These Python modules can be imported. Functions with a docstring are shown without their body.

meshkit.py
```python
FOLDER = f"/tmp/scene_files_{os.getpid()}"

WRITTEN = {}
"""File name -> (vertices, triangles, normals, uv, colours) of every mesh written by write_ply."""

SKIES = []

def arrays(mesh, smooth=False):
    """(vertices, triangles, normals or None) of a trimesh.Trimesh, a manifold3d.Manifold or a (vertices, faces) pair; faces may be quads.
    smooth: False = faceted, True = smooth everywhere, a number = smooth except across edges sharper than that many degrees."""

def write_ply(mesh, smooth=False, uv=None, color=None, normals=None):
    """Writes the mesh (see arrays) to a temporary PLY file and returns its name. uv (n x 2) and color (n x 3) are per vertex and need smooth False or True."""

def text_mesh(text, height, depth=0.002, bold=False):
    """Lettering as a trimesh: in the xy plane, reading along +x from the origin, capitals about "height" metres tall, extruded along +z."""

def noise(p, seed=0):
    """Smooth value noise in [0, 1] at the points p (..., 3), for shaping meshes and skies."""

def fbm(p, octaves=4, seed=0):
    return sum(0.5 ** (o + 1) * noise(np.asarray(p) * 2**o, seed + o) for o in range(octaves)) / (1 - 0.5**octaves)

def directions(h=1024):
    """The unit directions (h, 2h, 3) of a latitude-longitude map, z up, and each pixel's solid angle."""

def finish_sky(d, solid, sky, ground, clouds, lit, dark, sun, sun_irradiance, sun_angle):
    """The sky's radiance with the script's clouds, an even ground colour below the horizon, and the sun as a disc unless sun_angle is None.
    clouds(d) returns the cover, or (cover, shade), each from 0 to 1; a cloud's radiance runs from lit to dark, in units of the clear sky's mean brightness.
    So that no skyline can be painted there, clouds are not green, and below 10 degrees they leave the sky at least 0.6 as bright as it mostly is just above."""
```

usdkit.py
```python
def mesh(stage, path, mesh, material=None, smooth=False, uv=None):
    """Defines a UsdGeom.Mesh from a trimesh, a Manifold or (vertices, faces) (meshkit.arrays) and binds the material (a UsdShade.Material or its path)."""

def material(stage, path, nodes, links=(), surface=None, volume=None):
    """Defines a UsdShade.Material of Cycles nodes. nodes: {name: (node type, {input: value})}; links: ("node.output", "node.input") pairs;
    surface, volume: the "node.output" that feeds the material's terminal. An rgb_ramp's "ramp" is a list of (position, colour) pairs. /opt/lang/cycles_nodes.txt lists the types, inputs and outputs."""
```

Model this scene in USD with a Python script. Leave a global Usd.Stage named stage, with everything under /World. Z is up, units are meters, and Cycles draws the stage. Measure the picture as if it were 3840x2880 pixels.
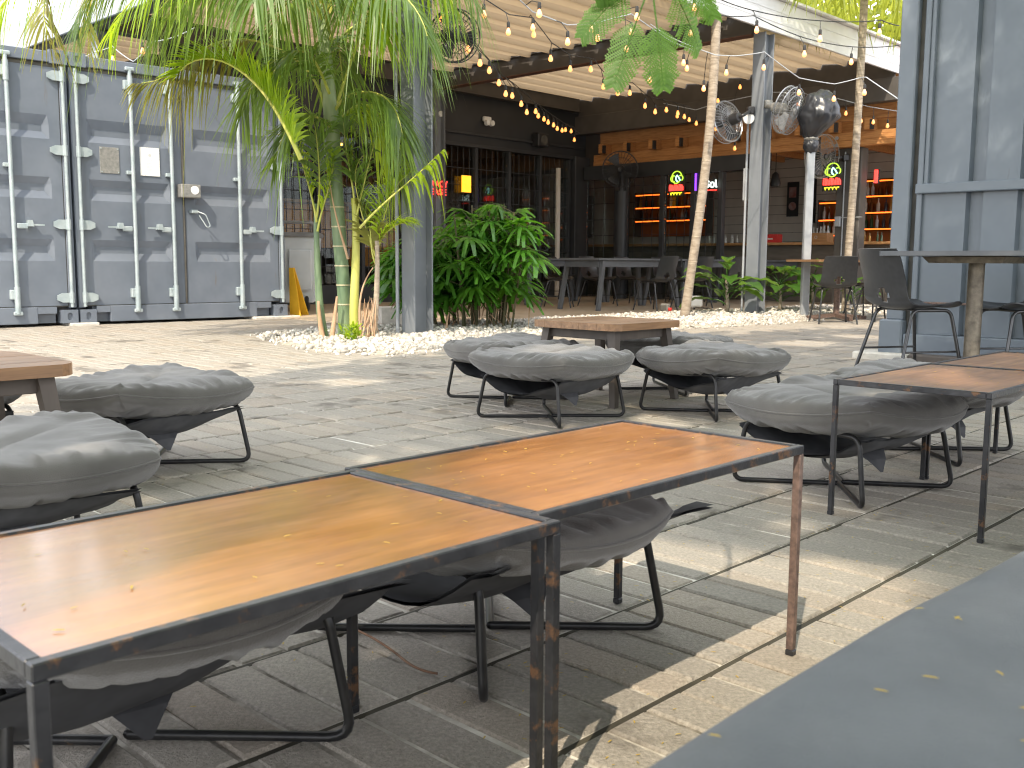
import math, random, re
import numpy as np, trimesh, usdkit, meshkit
from scipy.spatial import ConvexHull
from pxr import Usd, UsdGeom, UsdLux, UsdShade, Gf, Sdf, Vt

random.seed(7); R = np.random.default_rng(11)
stage = Usd.Stage.CreateInMemory()
UsdGeom.SetStageUpAxis(stage, UsdGeom.Tokens.z); UsdGeom.SetStageMetersPerUnit(stage, 1.0)
stage.SetDefaultPrim(UsdGeom.Xform.Define(stage, '/World').GetPrim())
UsdGeom.Scope.Define(stage, '/World/Looks')

# ------------------------------------------------------------------ camera, sky, sun, exposure
EYE = np.array([0, 0, .70]); PITCH, ROLL, FPX = .12102, .006216, 3735.9
cp, sp, cr, sr = math.cos(PITCH), math.sin(PITCH), math.cos(ROLL), math.sin(ROLL)
CAM = np.array([[cr, -sr, 0], [sr, cr, 0], [0, 0, 1]]) @ np.array([[1, 0, 0], [0, -sp, -cp], [0, cp, -sp]])
cam = UsdGeom.Camera.Define(stage, '/World/camera')
cam.CreateFocalLengthAttr(36 * FPX / 3840); cam.CreateHorizontalApertureAttr(36.0); cam.CreateVerticalApertureAttr(27.0)
cam.CreateClippingRangeAttr(Gf.Vec2f(.05, 2000))
cam.CreateFStopAttr(12.0); cam.CreateFocusDistanceAttr(3.0)
_m = np.eye(4); _m[0, :3], _m[1, :3], _m[2, :3], _m[3, :3] = CAM[0], -CAM[1], -CAM[2], EYE
cam.AddTransformOp().Set(Gf.Matrix4d(_m.tolist()))
cam.CreateExposureAttr(1.28)

SUN_EL, SUN_AZ = math.radians(49.4), math.radians(-160.3)
SUN = np.array([math.sin(SUN_AZ) * math.cos(SUN_EL), math.cos(SUN_AZ) * math.cos(SUN_EL), math.sin(SUN_EL)])
sky = UsdLux.DomeLight.Define(stage, '/World/sky')
skym = usdkit.material(stage, '/World/Looks/sky_look', {
    's': ('sky_texture', {'sky_type': 'single_scattering', 'sun_disc': False, 'sun_elevation': SUN_EL, 'sun_rotation': SUN_AZ, 'air_density': 1.0, 'aerosol_density': 2.0, 'ozone_density': 1.0}),
    'c': ('texture_coordinate', {}), 'n': ('noise_texture', {'scale': 2.2, 'detail': 5.0, 'roughness': .6}),
    'r': ('rgb_ramp', {'ramp': [(.36, (0, 0, 0)), (.60, (1, 1, 1))]}),
    'm': ('mix_color', {'b': (11., 11., 11.2), 'use_clamp': False}), 'b': ('background_shader', {'strength': .15})},
    [('c.generated', 'n.vector'), ('n.fac', 'r.fac'), ('r.color', 'm.fac'), ('s.color', 'm.a'), ('m.result', 'b.color')], surface='b.background')
UsdShade.MaterialBindingAPI.Apply(sky.GetPrim()).Bind(skym)
sky.GetPrim().SetCustomDataByKey('kind', 'structure')
sun = UsdLux.DistantLight.Define(stage, '/World/sun')
sun.CreateNormalizeAttr(True); sun.CreateIntensityAttr(.68); sun.CreateAngleAttr(.5); sun.CreateColorAttr(Gf.Vec3f(1, .88, .70))
_z = SUN; _x = np.cross([0, 0, 1.], _z); _x /= np.linalg.norm(_x); _y = np.cross(_z, _x)
_m = np.eye(4); _m[0, :3], _m[1, :3], _m[2, :3] = _x, _y, _z
sun.AddTransformOp().Set(Gf.Matrix4d(_m.tolist()))

# ------------------------------------------------------------------ helpers
YAW = math.radians(43.97); YD = 43.97
eA = np.array([math.sin(YAW), math.cos(YAW), 0]); eB = np.array([math.cos(YAW), -math.sin(YAW), 0])
def W(a, b, z=0): return a * eA + b * eB + np.array([0, 0, z])        # the courtyard's grid: a away to the right, b towards the right front
def AB(p): return float(np.dot(p, eA)), float(np.dot(p, eB))
def at(u, v, Y):                                                        # a measured point of the photograph (2212 px wide) on the plane y = Y
    r = CAM.T @ np.array([(u * 1.736 - 1920) / FPX, (v * 1.736 - 1440) / FPX, 1.]); return EYE + r * (Y / r[1])
def ground(u, v, z=0):
    r = CAM.T @ np.array([(u * 1.736 - 1920) / FPX, (v * 1.736 - 1440) / FPX, 1.]); return EYE + r * ((z - EYE[2]) / r[2])
def U(v): v = np.asarray(v, float); return v / max(np.linalg.norm(v), 1e-9)
def lerp(a, b, t): return a + (b - a) * t
def rotz(p, d): c, s = math.cos(math.radians(d)), math.sin(math.radians(d)); p = np.asarray(p, float); return np.stack([p[..., 0] * c - p[..., 1] * s, p[..., 0] * s + p[..., 1] * c, p[..., 2]], -1)

used = {}
def path_for(parent, name):
    k = (parent, name); n = used.get(k, 0); used[k] = n + 1
    return f'{parent}/{name}' if n == 0 else f'{parent}/{name}_{n:03d}'
def P(o): return o if isinstance(o, str) else str(o.GetPath())
def setdata(prim, label=None, cat=None, group=None, kind=None):
    for k, v in (('label', label), ('category', cat), ('group', group), ('kind', kind)):
        if v: prim.SetCustomDataByKey(k, v)
def obj(name, mesh, mat, parent='/World', smooth=False, label=None, cat=None, group=None, kind=None):
    if isinstance(mesh, MB): mesh = mesh.get()
    p = usdkit.mesh(stage, path_for(P(parent), name), mesh, mat, smooth).GetPrim()
    setdata(p, label, cat, group, kind); return p
def thing(name, label, cat, group=None, loc=(0, 0, 0), rz=0, kind=None, parent='/World'):
    x = UsdGeom.Xform.Define(stage, path_for(parent, name)); x.AddTranslateOp().Set(Gf.Vec3d(*map(float, loc))); x.AddRotateZOp().Set(float(rz))
    setdata(x.GetPrim(), label, cat, group, kind); return x.GetPrim()
def dup(src, label, loc, rz=0, group=None, cat=None):
    r = thing(re.sub(r'_\d{3}$', '', src.GetName()), label, cat or src.GetCustomDataByKey('category'), group or src.GetCustomDataByKey('group'), loc, rz)
    r.GetReferences().AddInternalReference(src.GetPath()); r.SetInstanceable(True); return r

class MB:
    def __init__(s): s.v, s.f, s.n = [], [], 0
    def add(s, V, F):
        V = np.asarray(V, float); F = np.asarray(F, int)
        if F.shape[1] == 4: F = np.vstack([F[:, [0, 1, 2]], F[:, [0, 2, 3]]])
        s.v.append(V); s.f.append(F + s.n); s.n += len(V); return s
    def get(s): return np.vstack(s.v), np.vstack(s.f)
    def box(s, x0, y0, z0, x1, y1, z1):
        V = [(x, y, z) for z in (z0, z1) for y in (y0, y1) for x in (x0, x1)]
        return s.add(V, [(0, 2, 3, 1), (4, 5, 7, 6), (0, 1, 5, 4), (2, 6, 7, 3), (0, 4, 6, 2), (1, 3, 7, 5)])
    def cbox(s, x0, y0, z0, x1, y1, z1, c=.005):
        pts = []
        for x, dx in ((x0, c), (x1, -c)):
            for y, dy in ((y0, c), (y1, -c)):
                for z, dz in ((z0, c), (z1, -c)): pts += [(x + dx, y + dy, z), (x + dx, y, z + dz), (x, y + dy, z + dz)]
        return s.hull(pts)
    def hull(s, pts):
        pts = np.asarray(pts, float); h = ConvexHull(pts); c = pts[h.vertices].mean(0); F = h.simplices.copy()
        n = np.cross(pts[F[:, 1]] - pts[F[:, 0]], pts[F[:, 2]] - pts[F[:, 0]]); flip = (n * (pts[F[:, 0]] - c)).sum(1) < 0
        F[flip] = F[flip][:, ::-1]; return s.add(pts, F)
    def bar(s, p, q, w, h, up=(0, 0, 1)):
        p, q = np.asarray(p, float), np.asarray(q, float); t = U(q - p); sd = U(np.cross(t, up)); u = np.cross(sd, t)
        V = [o + sd * a * w / 2 + u * b * h / 2 for o in (p, q) for a, b in ((-1, -1), (1, -1), (1, 1), (-1, 1))]
        return s.add(V, [(0, 1, 2, 3), (7, 6, 5, 4), (0, 4, 5, 1), (1, 5, 6, 2), (2, 6, 7, 3), (3, 7, 4, 0)])
    def tube(s, pts, r, n=8, closed=False):
        pts = np.asarray(pts, float); m = len(pts); r = np.broadcast_to(np.asarray(r, float), (m,))
        tan = np.roll(pts, -1, 0) - np.roll(pts, 1, 0) if closed else np.gradient(pts, axis=0)
        tan /= np.maximum(np.linalg.norm(tan, axis=1, keepdims=True), 1e-9)
        a = np.array([0, 0, 1.]) if abs(tan[0, 2]) < .9 else np.array([1., 0, 0]); nx = U(np.cross(tan[0], a)); V = []
        ang = np.arange(n) / n * 2 * np.pi
        for i in range(m):
            nx = U(nx - tan[i] * (nx @ tan[i])); ny = np.cross(tan[i], nx)
            V.append(pts[i] + r[i] * (np.cos(ang)[:, None] * nx + np.sin(ang)[:, None] * ny))
        V = np.vstack(V); F = []
        for i in range(m if closed else m - 1):
            b, c = i * n, ((i + 1) % m) * n
            for k in range(n): F.append((b + k, b + (k + 1) % n, c + (k + 1) % n, c + k))
        F = np.array(F); F = np.vstack([F[:, [0, 1, 2]], F[:, [0, 2, 3]]])
        if not closed:
            V = np.vstack([V, pts[0], pts[-1]]); e = m * n
            F = np.vstack([F, [(e, (k + 1) % n, k) for k in range(n)], [(e + 1, (m - 1) * n + k, (m - 1) * n + (k + 1) % n) for k in range(n)]])
        return s.add(V, F)
    def lathe(s, prof, o=(0, 0, 0), n=16, axis=(0, 0, 1)):
        ax = U(axis); a = np.array([1., 0, 0]) if abs(ax[0]) < .9 else np.array([0, 1., 0]); x = U(np.cross(ax, a)); y = np.cross(ax, x)
        o = np.asarray(o, float); V = []
        for r, z in prof:
            for k in range(n):
                t = 2 * np.pi * k / n; V.append(o + ax * z + r * (math.cos(t) * x + math.sin(t) * y))
        F = [(i * n + k, i * n + (k + 1) % n, (i + 1) * n + (k + 1) % n, (i + 1) * n + k) for i in range(len(prof) - 1) for k in range(n)]
        return s.add(V, F)
    def grid(s, V):                                                     # V: rows x cols x 3
        V = np.asarray(V, float); r, c = V.shape[:2]
        i = np.arange(r - 1)[:, None] * c + np.arange(c - 1)[None]; i = i.ravel()
        return s.add(V.reshape(-1, 3), np.stack([i, i + 1, i + c + 1, i + c], 1))
    def prism(s, poly, z0, z1, axis='z'):
        m = trimesh.creation.extrude_polygon(poly, z1 - z0, engine='earcut'); V = np.array(m.vertices); V[:, 2] += z0
        if axis == 'y': V = V[:, [0, 2, 1]]; F = np.array(m.faces)[:, ::-1]
        else: F = np.array(m.faces)
        return s.add(V, F)
    def xf(s, f):
        s.v = [f(v) for v in s.v]; return s
def fillet(pts, r, n=5):
    pts = [np.asarray(p, float) for p in pts]; out = [pts[0]]
    for a, b, c in zip(pts, pts[1:], pts[2:]):
        d = min(r, .45 * np.linalg.norm(a - b), .45 * np.linalg.norm(c - b)); p, q = b + U(a - b) * d, b + U(c - b) * d
        for t in np.linspace(0, 1, n): out.append((1 - t) ** 2 * p + 2 * t * (1 - t) * b + t * t * q)
    return np.array(out + [pts[-1]])
def bez(pts, n=12):                                                     # smooth curve through points
    from scipy.interpolate import CubicSpline
    pts = np.asarray(pts, float); d = np.r_[0, np.cumsum(np.linalg.norm(np.diff(pts, axis=0), axis=1))]
    return CubicSpline(d, pts)(np.linspace(0, d[-1], n)) if len(pts) > 2 else np.linspace(pts[0], pts[1], n)

# ------------------------------------------------------------------ materials
def look(n): return '/World/Looks/' + n
def pm(name, c1, c2=None, rough=.5, metal=0., scale=6., detail=5., bump=0., bscale=80., coat=0., stretch=(1, 1, 1), rot=0., lo=.35, hi=.65, spots=None, spotscale=3., spotlo=.62, rough2=None, island=0., sheen=0., obj_random=0., spec=.5, sstretch=(1, 1, 1)):
    c2 = c2 or c1
    n = {'g': ('geometry', {}), 'mp': ('mapping', {'mapping_type': 'texture', 'scale': tuple(1 / q for q in stretch), 'rotation': (0, 0, -rot)}), 'n': ('noise_texture', {'scale': scale, 'detail': detail, 'roughness': .6}),
         'r': ('rgb_ramp', {'ramp': [(lo, c1), (hi, c2)]}), 'p': ('principled_bsdf', {'roughness': rough, 'metallic': metal, 'coat_weight': coat, 'coat_roughness': .12, 'sheen_weight': sheen, 'specular_ior_level': spec})}
    l = [('g.position', 'mp.vector'), ('mp.vector', 'n.vector'), ('n.fac', 'r.fac')]; col = 'r.color'
    if spots:
        n.update({'ms_': ('mapping', {'scale': sstretch}), 'ns': ('noise_texture', {'scale': spotscale, 'detail': 6., 'roughness': .65}), 'rs': ('rgb_ramp', {'ramp': [(spotlo, (0, 0, 0)), (spotlo + .07, (1, 1, 1))]}), 'ms': ('mix_color', {'b': spots})})
        l += [('g.position', 'ms_.vector'), ('ms_.vector', 'ns.vector'), ('ns.fac', 'rs.fac'), ('rs.color', 'ms.fac'), (col, 'ms.a')]; col = 'ms.result'
    if island or obj_random:
        n.update({'oi': ('object_info', {}), 'ad': ('math', {'math_type': 'add'}), 'fr': ('math', {'math_type': 'fraction'}), 'mr': ('map_range', {'to_min': 1 - (island or obj_random), 'to_max': 1 + (island or obj_random)}), 'hv': ('hsv', {})})
        l += [('oi.random', 'ad.value1'), ('g.random_per_island', 'ad.value2'), ('ad.value', 'fr.value1'), ('fr.value', 'mr.value'), ('mr.result', 'hv.value'), (col, 'hv.color')]; col = 'hv.color'
    l += [(col, 'p.base_color')]
    if rough2 is not None:
        n['rr'] = ('map_range', {'from_min': .35, 'from_max': .65, 'to_min': rough, 'to_max': rough2}); l += [('n.fac', 'rr.value'), ('rr.result', 'p.roughness')]
    if bump:
        n.update({'nb': ('noise_texture', {'scale': bscale, 'detail': 4., 'roughness': .6}), 'b': ('bump', {'strength': min(1., bump), 'distance': .004})})
        l += [('mp.vector', 'nb.vector'), ('nb.fac', 'b.height'), ('b.normal', 'p.normal')]
    return usdkit.material(stage, look(name), n, l, surface='p.BSDF')
def leafm(name, c1, c2, tr, fac=.4, rough=.38, scale=4.):
    return usdkit.material(stage, look(name), {'g': ('geometry', {}), 'n': ('noise_texture', {'scale': scale, 'detail': 3.}), 'ad': ('math', {'math_type': 'add'}), 'hf': ('math', {'math_type': 'multiply', 'value2': .5}),
        'r': ('rgb_ramp', {'ramp': [(.2, c1), (.8, c2)]}), 'p': ('principled_bsdf', {'roughness': rough, 'specular_ior_level': .5}), 't': ('translucent_bsdf', {'color': tr}), 'm': ('mix_closure', {'fac': fac})},
        [('g.position', 'n.vector'), ('n.fac', 'ad.value1'), ('g.random_per_island', 'ad.value2'), ('ad.value', 'hf.value1'), ('hf.value', 'r.fac'), ('r.color', 'p.base_color'), ('p.BSDF', 'm.closure1'), ('t.BSDF', 'm.closure2')], surface='m.closure')
def emit(name, c, s, base=(.1, .1, .1)):
    return usdkit.material(stage, look(name), {'p': ('principled_bsdf', {'base_color': base, 'emission_color': c, 'emission_strength': s, 'roughness': .3})}, [], surface='p.BSDF')
def glassm(name, tint=(.85, .9, .9), ior=1.5):
    return usdkit.material(stage, look(name), {'t': ('transparent_bsdf', {'color': tint}), 'g': ('glossy_bsdf', {'color': (1, 1, 1), 'roughness': .02}), 'f': ('fresnel', {'IOR': ior}), 'm': ('mix_closure', {})},
        [('f.fac', 'm.fac'), ('t.BSDF', 'm.closure1'), ('g.BSDF', 'm.closure2')], surface='m.closure')

M = {}
M['container'] = pm('container_paint', (.112, .132, .165), (.142, .163, .198), .42, scale=2.5, bump=.15, bscale=25, spots=(.13, .115, .10), spotscale=5, spotlo=.66, sstretch=(1, 1, .16))
M['container2'] = pm('container_paint_dark', (.105, .128, .154), (.132, .156, .182), .4, scale=2.0, bump=.15, bscale=25, spots=(.085, .08, .075), spotscale=6, spotlo=.66, sstretch=(1, 1, .16))
M['rod'] = pm('galvanised_rod', (.30, .36, .38), (.40, .45, .46), .4, .3, scale=9)
M['gasket'] = pm('rubber_gasket', (.05, .048, .044), (.09, .085, .075), .7)
M['rust'] = pm('rusty_steel', (.10, .05, .03), (.22, .12, .07), .8, scale=14)
M['paver'] = pm('concrete_paver', (.20, .178, .15), (.385, .35, .30), .60, scale=130, lo=.3, hi=.7, detail=8., bump=1., bscale=230, spots=(.15, .132, .11), spotscale=2.0, spotlo=.57, rough2=.85, island=.10)
M['paver2'] = pm('concrete_paver_warm', (.22, .186, .148), (.41, .36, .30), .60, scale=140, lo=.3, hi=.7, detail=8., bump=1., bscale=230, spots=(.17, .145, .115), spotscale=2.2, spotlo=.58, rough2=.85, island=.10)
M['cushion'] = pm('grey_canvas', (.076, .071, .064), (.110, .103, .093), .85, scale=7, bump=.5, bscale=420, sheen=.25)
M['bench'] = pm('bench_fabric', (.085, .093, .102), (.115, .124, .134), .88, scale=5, bump=.5, bscale=500, sheen=.05)
M['sling'] = pm('black_sling', (.018, .018, .02), (.03, .03, .033), .85, scale=20)
M['slinggrey'] = pm('grey_sling', (.045, .046, .05), (.07, .07, .075), .85, scale=20)
M['black'] = pm('black_steel', (.016, .016, .017), (.03, .029, .028), .38, .5, scale=25, spots=(.09, .06, .04), spotscale=40, spotlo=.66)
M['rawsteel'] = pm('raw_steel', (.03, .031, .034), (.055, .055, .058), .36, .65, scale=18, bump=.3, bscale=60, spots=(.15, .085, .05), spotscale=26, spotlo=.56)
M['brownsteel'] = pm('rust_brown_steel', (.085, .058, .048), (.19, .125, .10), .6, .25, scale=60, bump=.4, bscale=90)
M['darkwood'] = pm('dark_wood', (.055, .045, .038), (.095, .075, .06), .6, scale=5, stretch=(1, 1, .1), bump=.3)
M['beam'] = pm('painted_beam', (.062, .056, .052), (.085, .077, .07), .6, scale=3)
M['beamedge'] = pm('beam_rust_edge', (.10, .045, .03), (.14, .065, .045), .6)
M['post'] = pm('painted_post', (.145, .160, .18), (.18, .195, .215), .42, scale=3, bump=.1, spots=(.23, .24, .25), spotscale=30, spotlo=.70)
M['ceiling'] = usdkit.material(stage, look('cream_roof_sheet'), {'p': ('principled_bsdf', {'base_color': (.42, .34, .23), 'roughness': .6}), 't': ('translucent_bsdf', {'color': (.225, .165, .10)}), 'm': ('mix_closure', {'fac': .5})}, [('p.BSDF', 'm.closure1'), ('t.BSDF', 'm.closure2')], surface='m.closure')   # light shows through the sheeting
M['fascia'] = pm('pale_fascia', (.56, .56, .57), (.66, .66, .67), .45, scale=1.5)
M['pipe'] = pm('grey_conduit', (.28, .30, .325), (.36, .38, .40), .4, .2)
M['gravel'] = pm('white_pebbles', (.26, .235, .20), (.58, .55, .50), .8, scale=14, island=.35, obj_random=.35)
M['soil'] = pm('pebble_bed', (.26, .23, .18), (.44, .40, .34), .9, scale=40, bump=1., bscale=70)
M['slab'] = pm('concrete_floor', (.40, .32, .23), (.48, .39, .29), .5, scale=2, bump=.2, bscale=60)
M['conc'] = pm('pale_concrete', (.40, .38, .34), (.55, .52, .47), .8, scale=12, bump=.6, bscale=60)
M['dark'] = pm('charcoal_facade', (.020, .022, .025), (.032, .034, .037), .5, scale=2)
M['darkin'] = pm('dark_interior', (.03, .024, .02), (.05, .04, .033), .7, scale=2)
M['bulk'] = pm('charcoal_cladding', (.017, .019, .022), (.026, .028, .031), .5, scale=1.5)
M['beamwood'] = pm('orange_timber', (.36, .15, .045), (.52, .25, .085), .55, scale=4, stretch=(1.2, 12, 12), rot=YAW, bump=.2)
M['barwood'] = pm('bar_top_wood', (.36, .18, .07), (.48, .26, .11), .4, scale=4, stretch=(1.2, 10, 10), rot=YAW)
M['barfront'] = pm('bar_front_board', (.10, .085, .07), (.14, .12, .10), .6, scale=3, stretch=(1, 1, 6))
M['block'] = pm('painted_block_wall', (.58, .53, .47), (.68, .63, .56), .8, scale=2, bump=.5, bscale=30)
M['greytable'] = pm('grey_table_paint', (.075, .08, .088), (.10, .105, .113), .42, scale=4)
M['plastic'] = pm('black_plastic', (.018, .019, .021), (.026, .027, .029), .36, scale=30, bump=.12, bscale=300)
M['chrome'] = pm('chair_tube', (.05, .05, .052), (.08, .08, .082), .28, .8)
M['cage'] = pm('fan_wire', (.32, .33, .34), (.4, .41, .42), .3, .7)
M['cageblack'] = pm('fan_black', (.018, .018, .02), (.03, .03, .032), .4, .2)
M['bag'] = pm('black_bin_bag', (.014, .015, .018), (.022, .023, .027), .34, scale=9, bump=.6, bscale=22)
M['cable'] = pm('cable_black', (.015, .015, .015), None, .6)
M['cablew'] = pm('cable_pale', (.38, .4, .42), None, .5)
M['bin'] = pm('grey_bin', (.62, .68, .73), (.70, .75, .79), .45, scale=3)
M['bindark'] = pm('bin_lid', (.2, .21, .22), (.26, .27, .28), .5)
M['yellow'] = pm('yellow_plastic', (.72, .40, .02), (.80, .46, .03), .4)
M['white'] = pm('white_plastic', (.75, .75, .73), None, .4)
M['plate'] = pm('steel_plate', (.20, .20, .19), (.30, .29, .27), .45, .4, scale=30)
M['print'] = pm('grey_print', (.5, .5, .5), None, .7)
M['red'] = pm('red_box', (.55, .03, .025), None, .45)
M['gold'] = pm('gold_letter', (.62, .46, .16), (.72, .56, .24), .4, .4)
M['signwall'] = pm('pale_sign_wall', (.26, .26, .27), (.32, .32, .33), .7)
M['bark'] = pm('palm_bark', (.26, .21, .155), (.42, .35, .27), .85, scale=9, stretch=(1, 1, 3), bump=.8, bscale=50)
M['barkw'] = pm('palm_bark_pale', (.22, .175, .13), (.38, .32, .25), .85, scale=11, stretch=(1, 1, 3), bump=.8, bscale=50)
M['canes'] = pm('brown_canes', (.05, .055, .02), (.12, .10, .05), .8, scale=9); M['ring'] = pm('palm_ring', (.42, .38, .24), (.55, .5, .34), .8)
M['greentrunk'] = pm('green_palm_trunk', (.10, .16, .085), (.20, .26, .14), .5, scale=4, stretch=(1, 1, .4))
M['shaft'] = pm('palm_crownshaft', (.22, .29, .15), (.36, .40, .24), .5, scale=6, stretch=(1, 1, .3))
M['yellowstem'] = pm('yellow_palm_stem', (.36, .40, .05), (.48, .46, .12), .45, scale=5, stretch=(1, 1, .3))
M['drystem'] = pm('dry_palm_sheath', (.34, .20, .11), (.52, .36, .24), .8, scale=12, stretch=(1, 1, .3))
M['treebark'] = pm('tree_bark', (.09, .07, .055), (.16, .13, .10), .9, scale=8, bump=1., bscale=20)
M['palmleaf'] = leafm('palm_leaf', (.07, .13, .022), (.18, .26, .05), (.34, .48, .07), .42)
M['palmbright'] = leafm('palm_leaf_bright', (.17, .27, .012), (.30, .38, .02), (.52, .68, .03), .5)
M['palmdry'] = leafm('palm_leaf_dry', (.16, .17, .03), (.33, .27, .06), (.4, .36, .06), .45)
M['bushleaf'] = leafm('lady_palm_leaf', (.03, .10, .012), (.085, .21, .02), (.16, .42, .02), .35, .3)
M['philo'] = leafm('philodendron_leaf', (.03, .085, .015), (.075, .16, .03), (.2, .36, .04), .35, .28)
M['poin'] = leafm('poinciana_leaf', (.06, .14, .015), (.11, .22, .03), (.20, .36, .04), .45, .5)
M['farleaf'] = leafm('far_leaf', (.12, .17, .015), (.27, .29, .03), (.50, .52, .06), .5, .5, 1.)
M['fargreen'] = leafm('far_green_leaf', (.05, .11, .015), (.11, .19, .03), (.25, .38, .05), .45, .5, 1.)
M['litter'] = leafm('yellow_leaflet', (.42, .28, .03), (.62, .46, .06), (.5, .4, .05), .2, .6)
M['glass'] = glassm('window_glass', (.85, .9, .9), 1.28); M['bulbglass'] = emit('bulb_glow', (1, .29, .045), 1.05, (.45, .38, .3))
M['filament'] = emit('bulb_filament', (1, .62, .25), 9.)
M['neonred'] = emit('neon_red', (1, .03, .02), 1.5); M['neongreen'] = emit('neon_green', (.45, .8, .03), .8); M['neonteal'] = emit('neon_teal', (.4, .9, .8), 1.2)
M['neonyellow'] = emit('neon_yellow', (.9, .8, .02), .9); M['neonwhite'] = emit('neon_white', (.85, 1, .92), 1.1); M['neonpurple'] = emit('neon_purple', (.2, .03, .9), 1.2)
M['led'] = emit('orange_led', (1, .14, .012), 1.7); M['amber'] = emit('amber_panel', (1, .38, .01), 1.0); M['lamp'] = emit('ceiling_spot', (1, .4, .08), 4.)
M['shelfback'] = pm('orange_shelf_back', (.36, .10, .02), (.46, .15, .03), .7)
M['orangebox'] = pm('orange_panel', (.62, .22, .03), (.7, .27, .04), .6)
BOT = [pm('bottle_%d' % i, c, None, .15) for i, c in enumerate([(.5, .5, .48), (.03, .06, .02), (.12, .04, .01), (.35, .2, .05), (.6, .58, .5), (.04, .04, .05)])]

def woodtop(name, c1, c2, c3, rough, rot=YAW, coat=0.):
    return usdkit.material(stage, look(name), {
        'g': ('geometry', {}), 'mp': ('mapping', {'mapping_type': 'texture', 'rotation': (0, 0, -rot), 'scale': (1 / 26, 1 / 2.2, 1 / 26)}), 'mq': ('mapping', {'mapping_type': 'texture', 'rotation': (0, 0, -rot), 'scale': (1 / 6, 1 / 2, 1 / 6)}),
        'n': ('noise_texture', {'scale': 1.6, 'detail': 6., 'roughness': .65, 'distortion': .35}), 'n2': ('noise_texture', {'scale': 1., 'detail': 5., 'roughness': .6}), 'n3': ('noise_texture', {'scale': 9., 'detail': 6., 'roughness': .75}),
        'r': ('rgb_ramp', {'ramp': [(.30, c1), (.52, c2), (.74, c3)]}), 'r2': ('rgb_ramp', {'ramp': [(.3, (.72, .70, .68)), (.6, (1, 1, 1))]}), 'r3': ('rgb_ramp', {'ramp': [(.66, (0, 0, 0)), (.74, (1, 1, 1))]}),
        'mu': ('mix_color', {'blend_type': 'multiply', 'fac': 1.}), 'mx': ('mix_color', {'b': (.12, .085, .06)}), 'hf': ('math', {'math_type': 'multiply', 'value2': .45}),
        'rr': ('map_range', {'from_min': .3, 'from_max': .7, 'to_min': rough * .75, 'to_max': rough * 1.35}), 'b': ('bump', {'strength': .12, 'distance': .001}), 'p': ('principled_bsdf', {'specular_ior_level': .55, 'coat_weight': coat, 'coat_roughness': .13})},
        [('g.position', 'mp.vector'), ('g.position', 'mq.vector'), ('mp.vector', 'n.vector'), ('mq.vector', 'n2.vector'), ('g.position', 'n3.vector'), ('n.fac', 'r.fac'), ('n2.fac', 'r2.fac'), ('n3.fac', 'r3.fac'),
         ('r.color', 'mu.a'), ('r2.color', 'mu.b'), ('mu.result', 'mx.a'), ('r3.color', 'hf.value1'), ('hf.value', 'mx.fac'), ('mx.result', 'p.base_color'), ('n2.fac', 'rr.value'), ('rr.result', 'p.roughness'), ('n.fac', 'b.height'), ('b.normal', 'p.normal')], surface='p.BSDF')
M['ply'] = woodtop('varnished_ply', (.175, .063, .013), (.27, .106, .023), (.35, .155, .042), .24, coat=.75)
M['ply2'] = woodtop('worn_ply', (.11, .052, .022), (.175, .084, .036), (.25, .13, .06), .40)
M['teak'] = woodtop('teak_board', (.15, .08, .04), (.25, .135, .062), (.34, .20, .105), .42)
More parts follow.
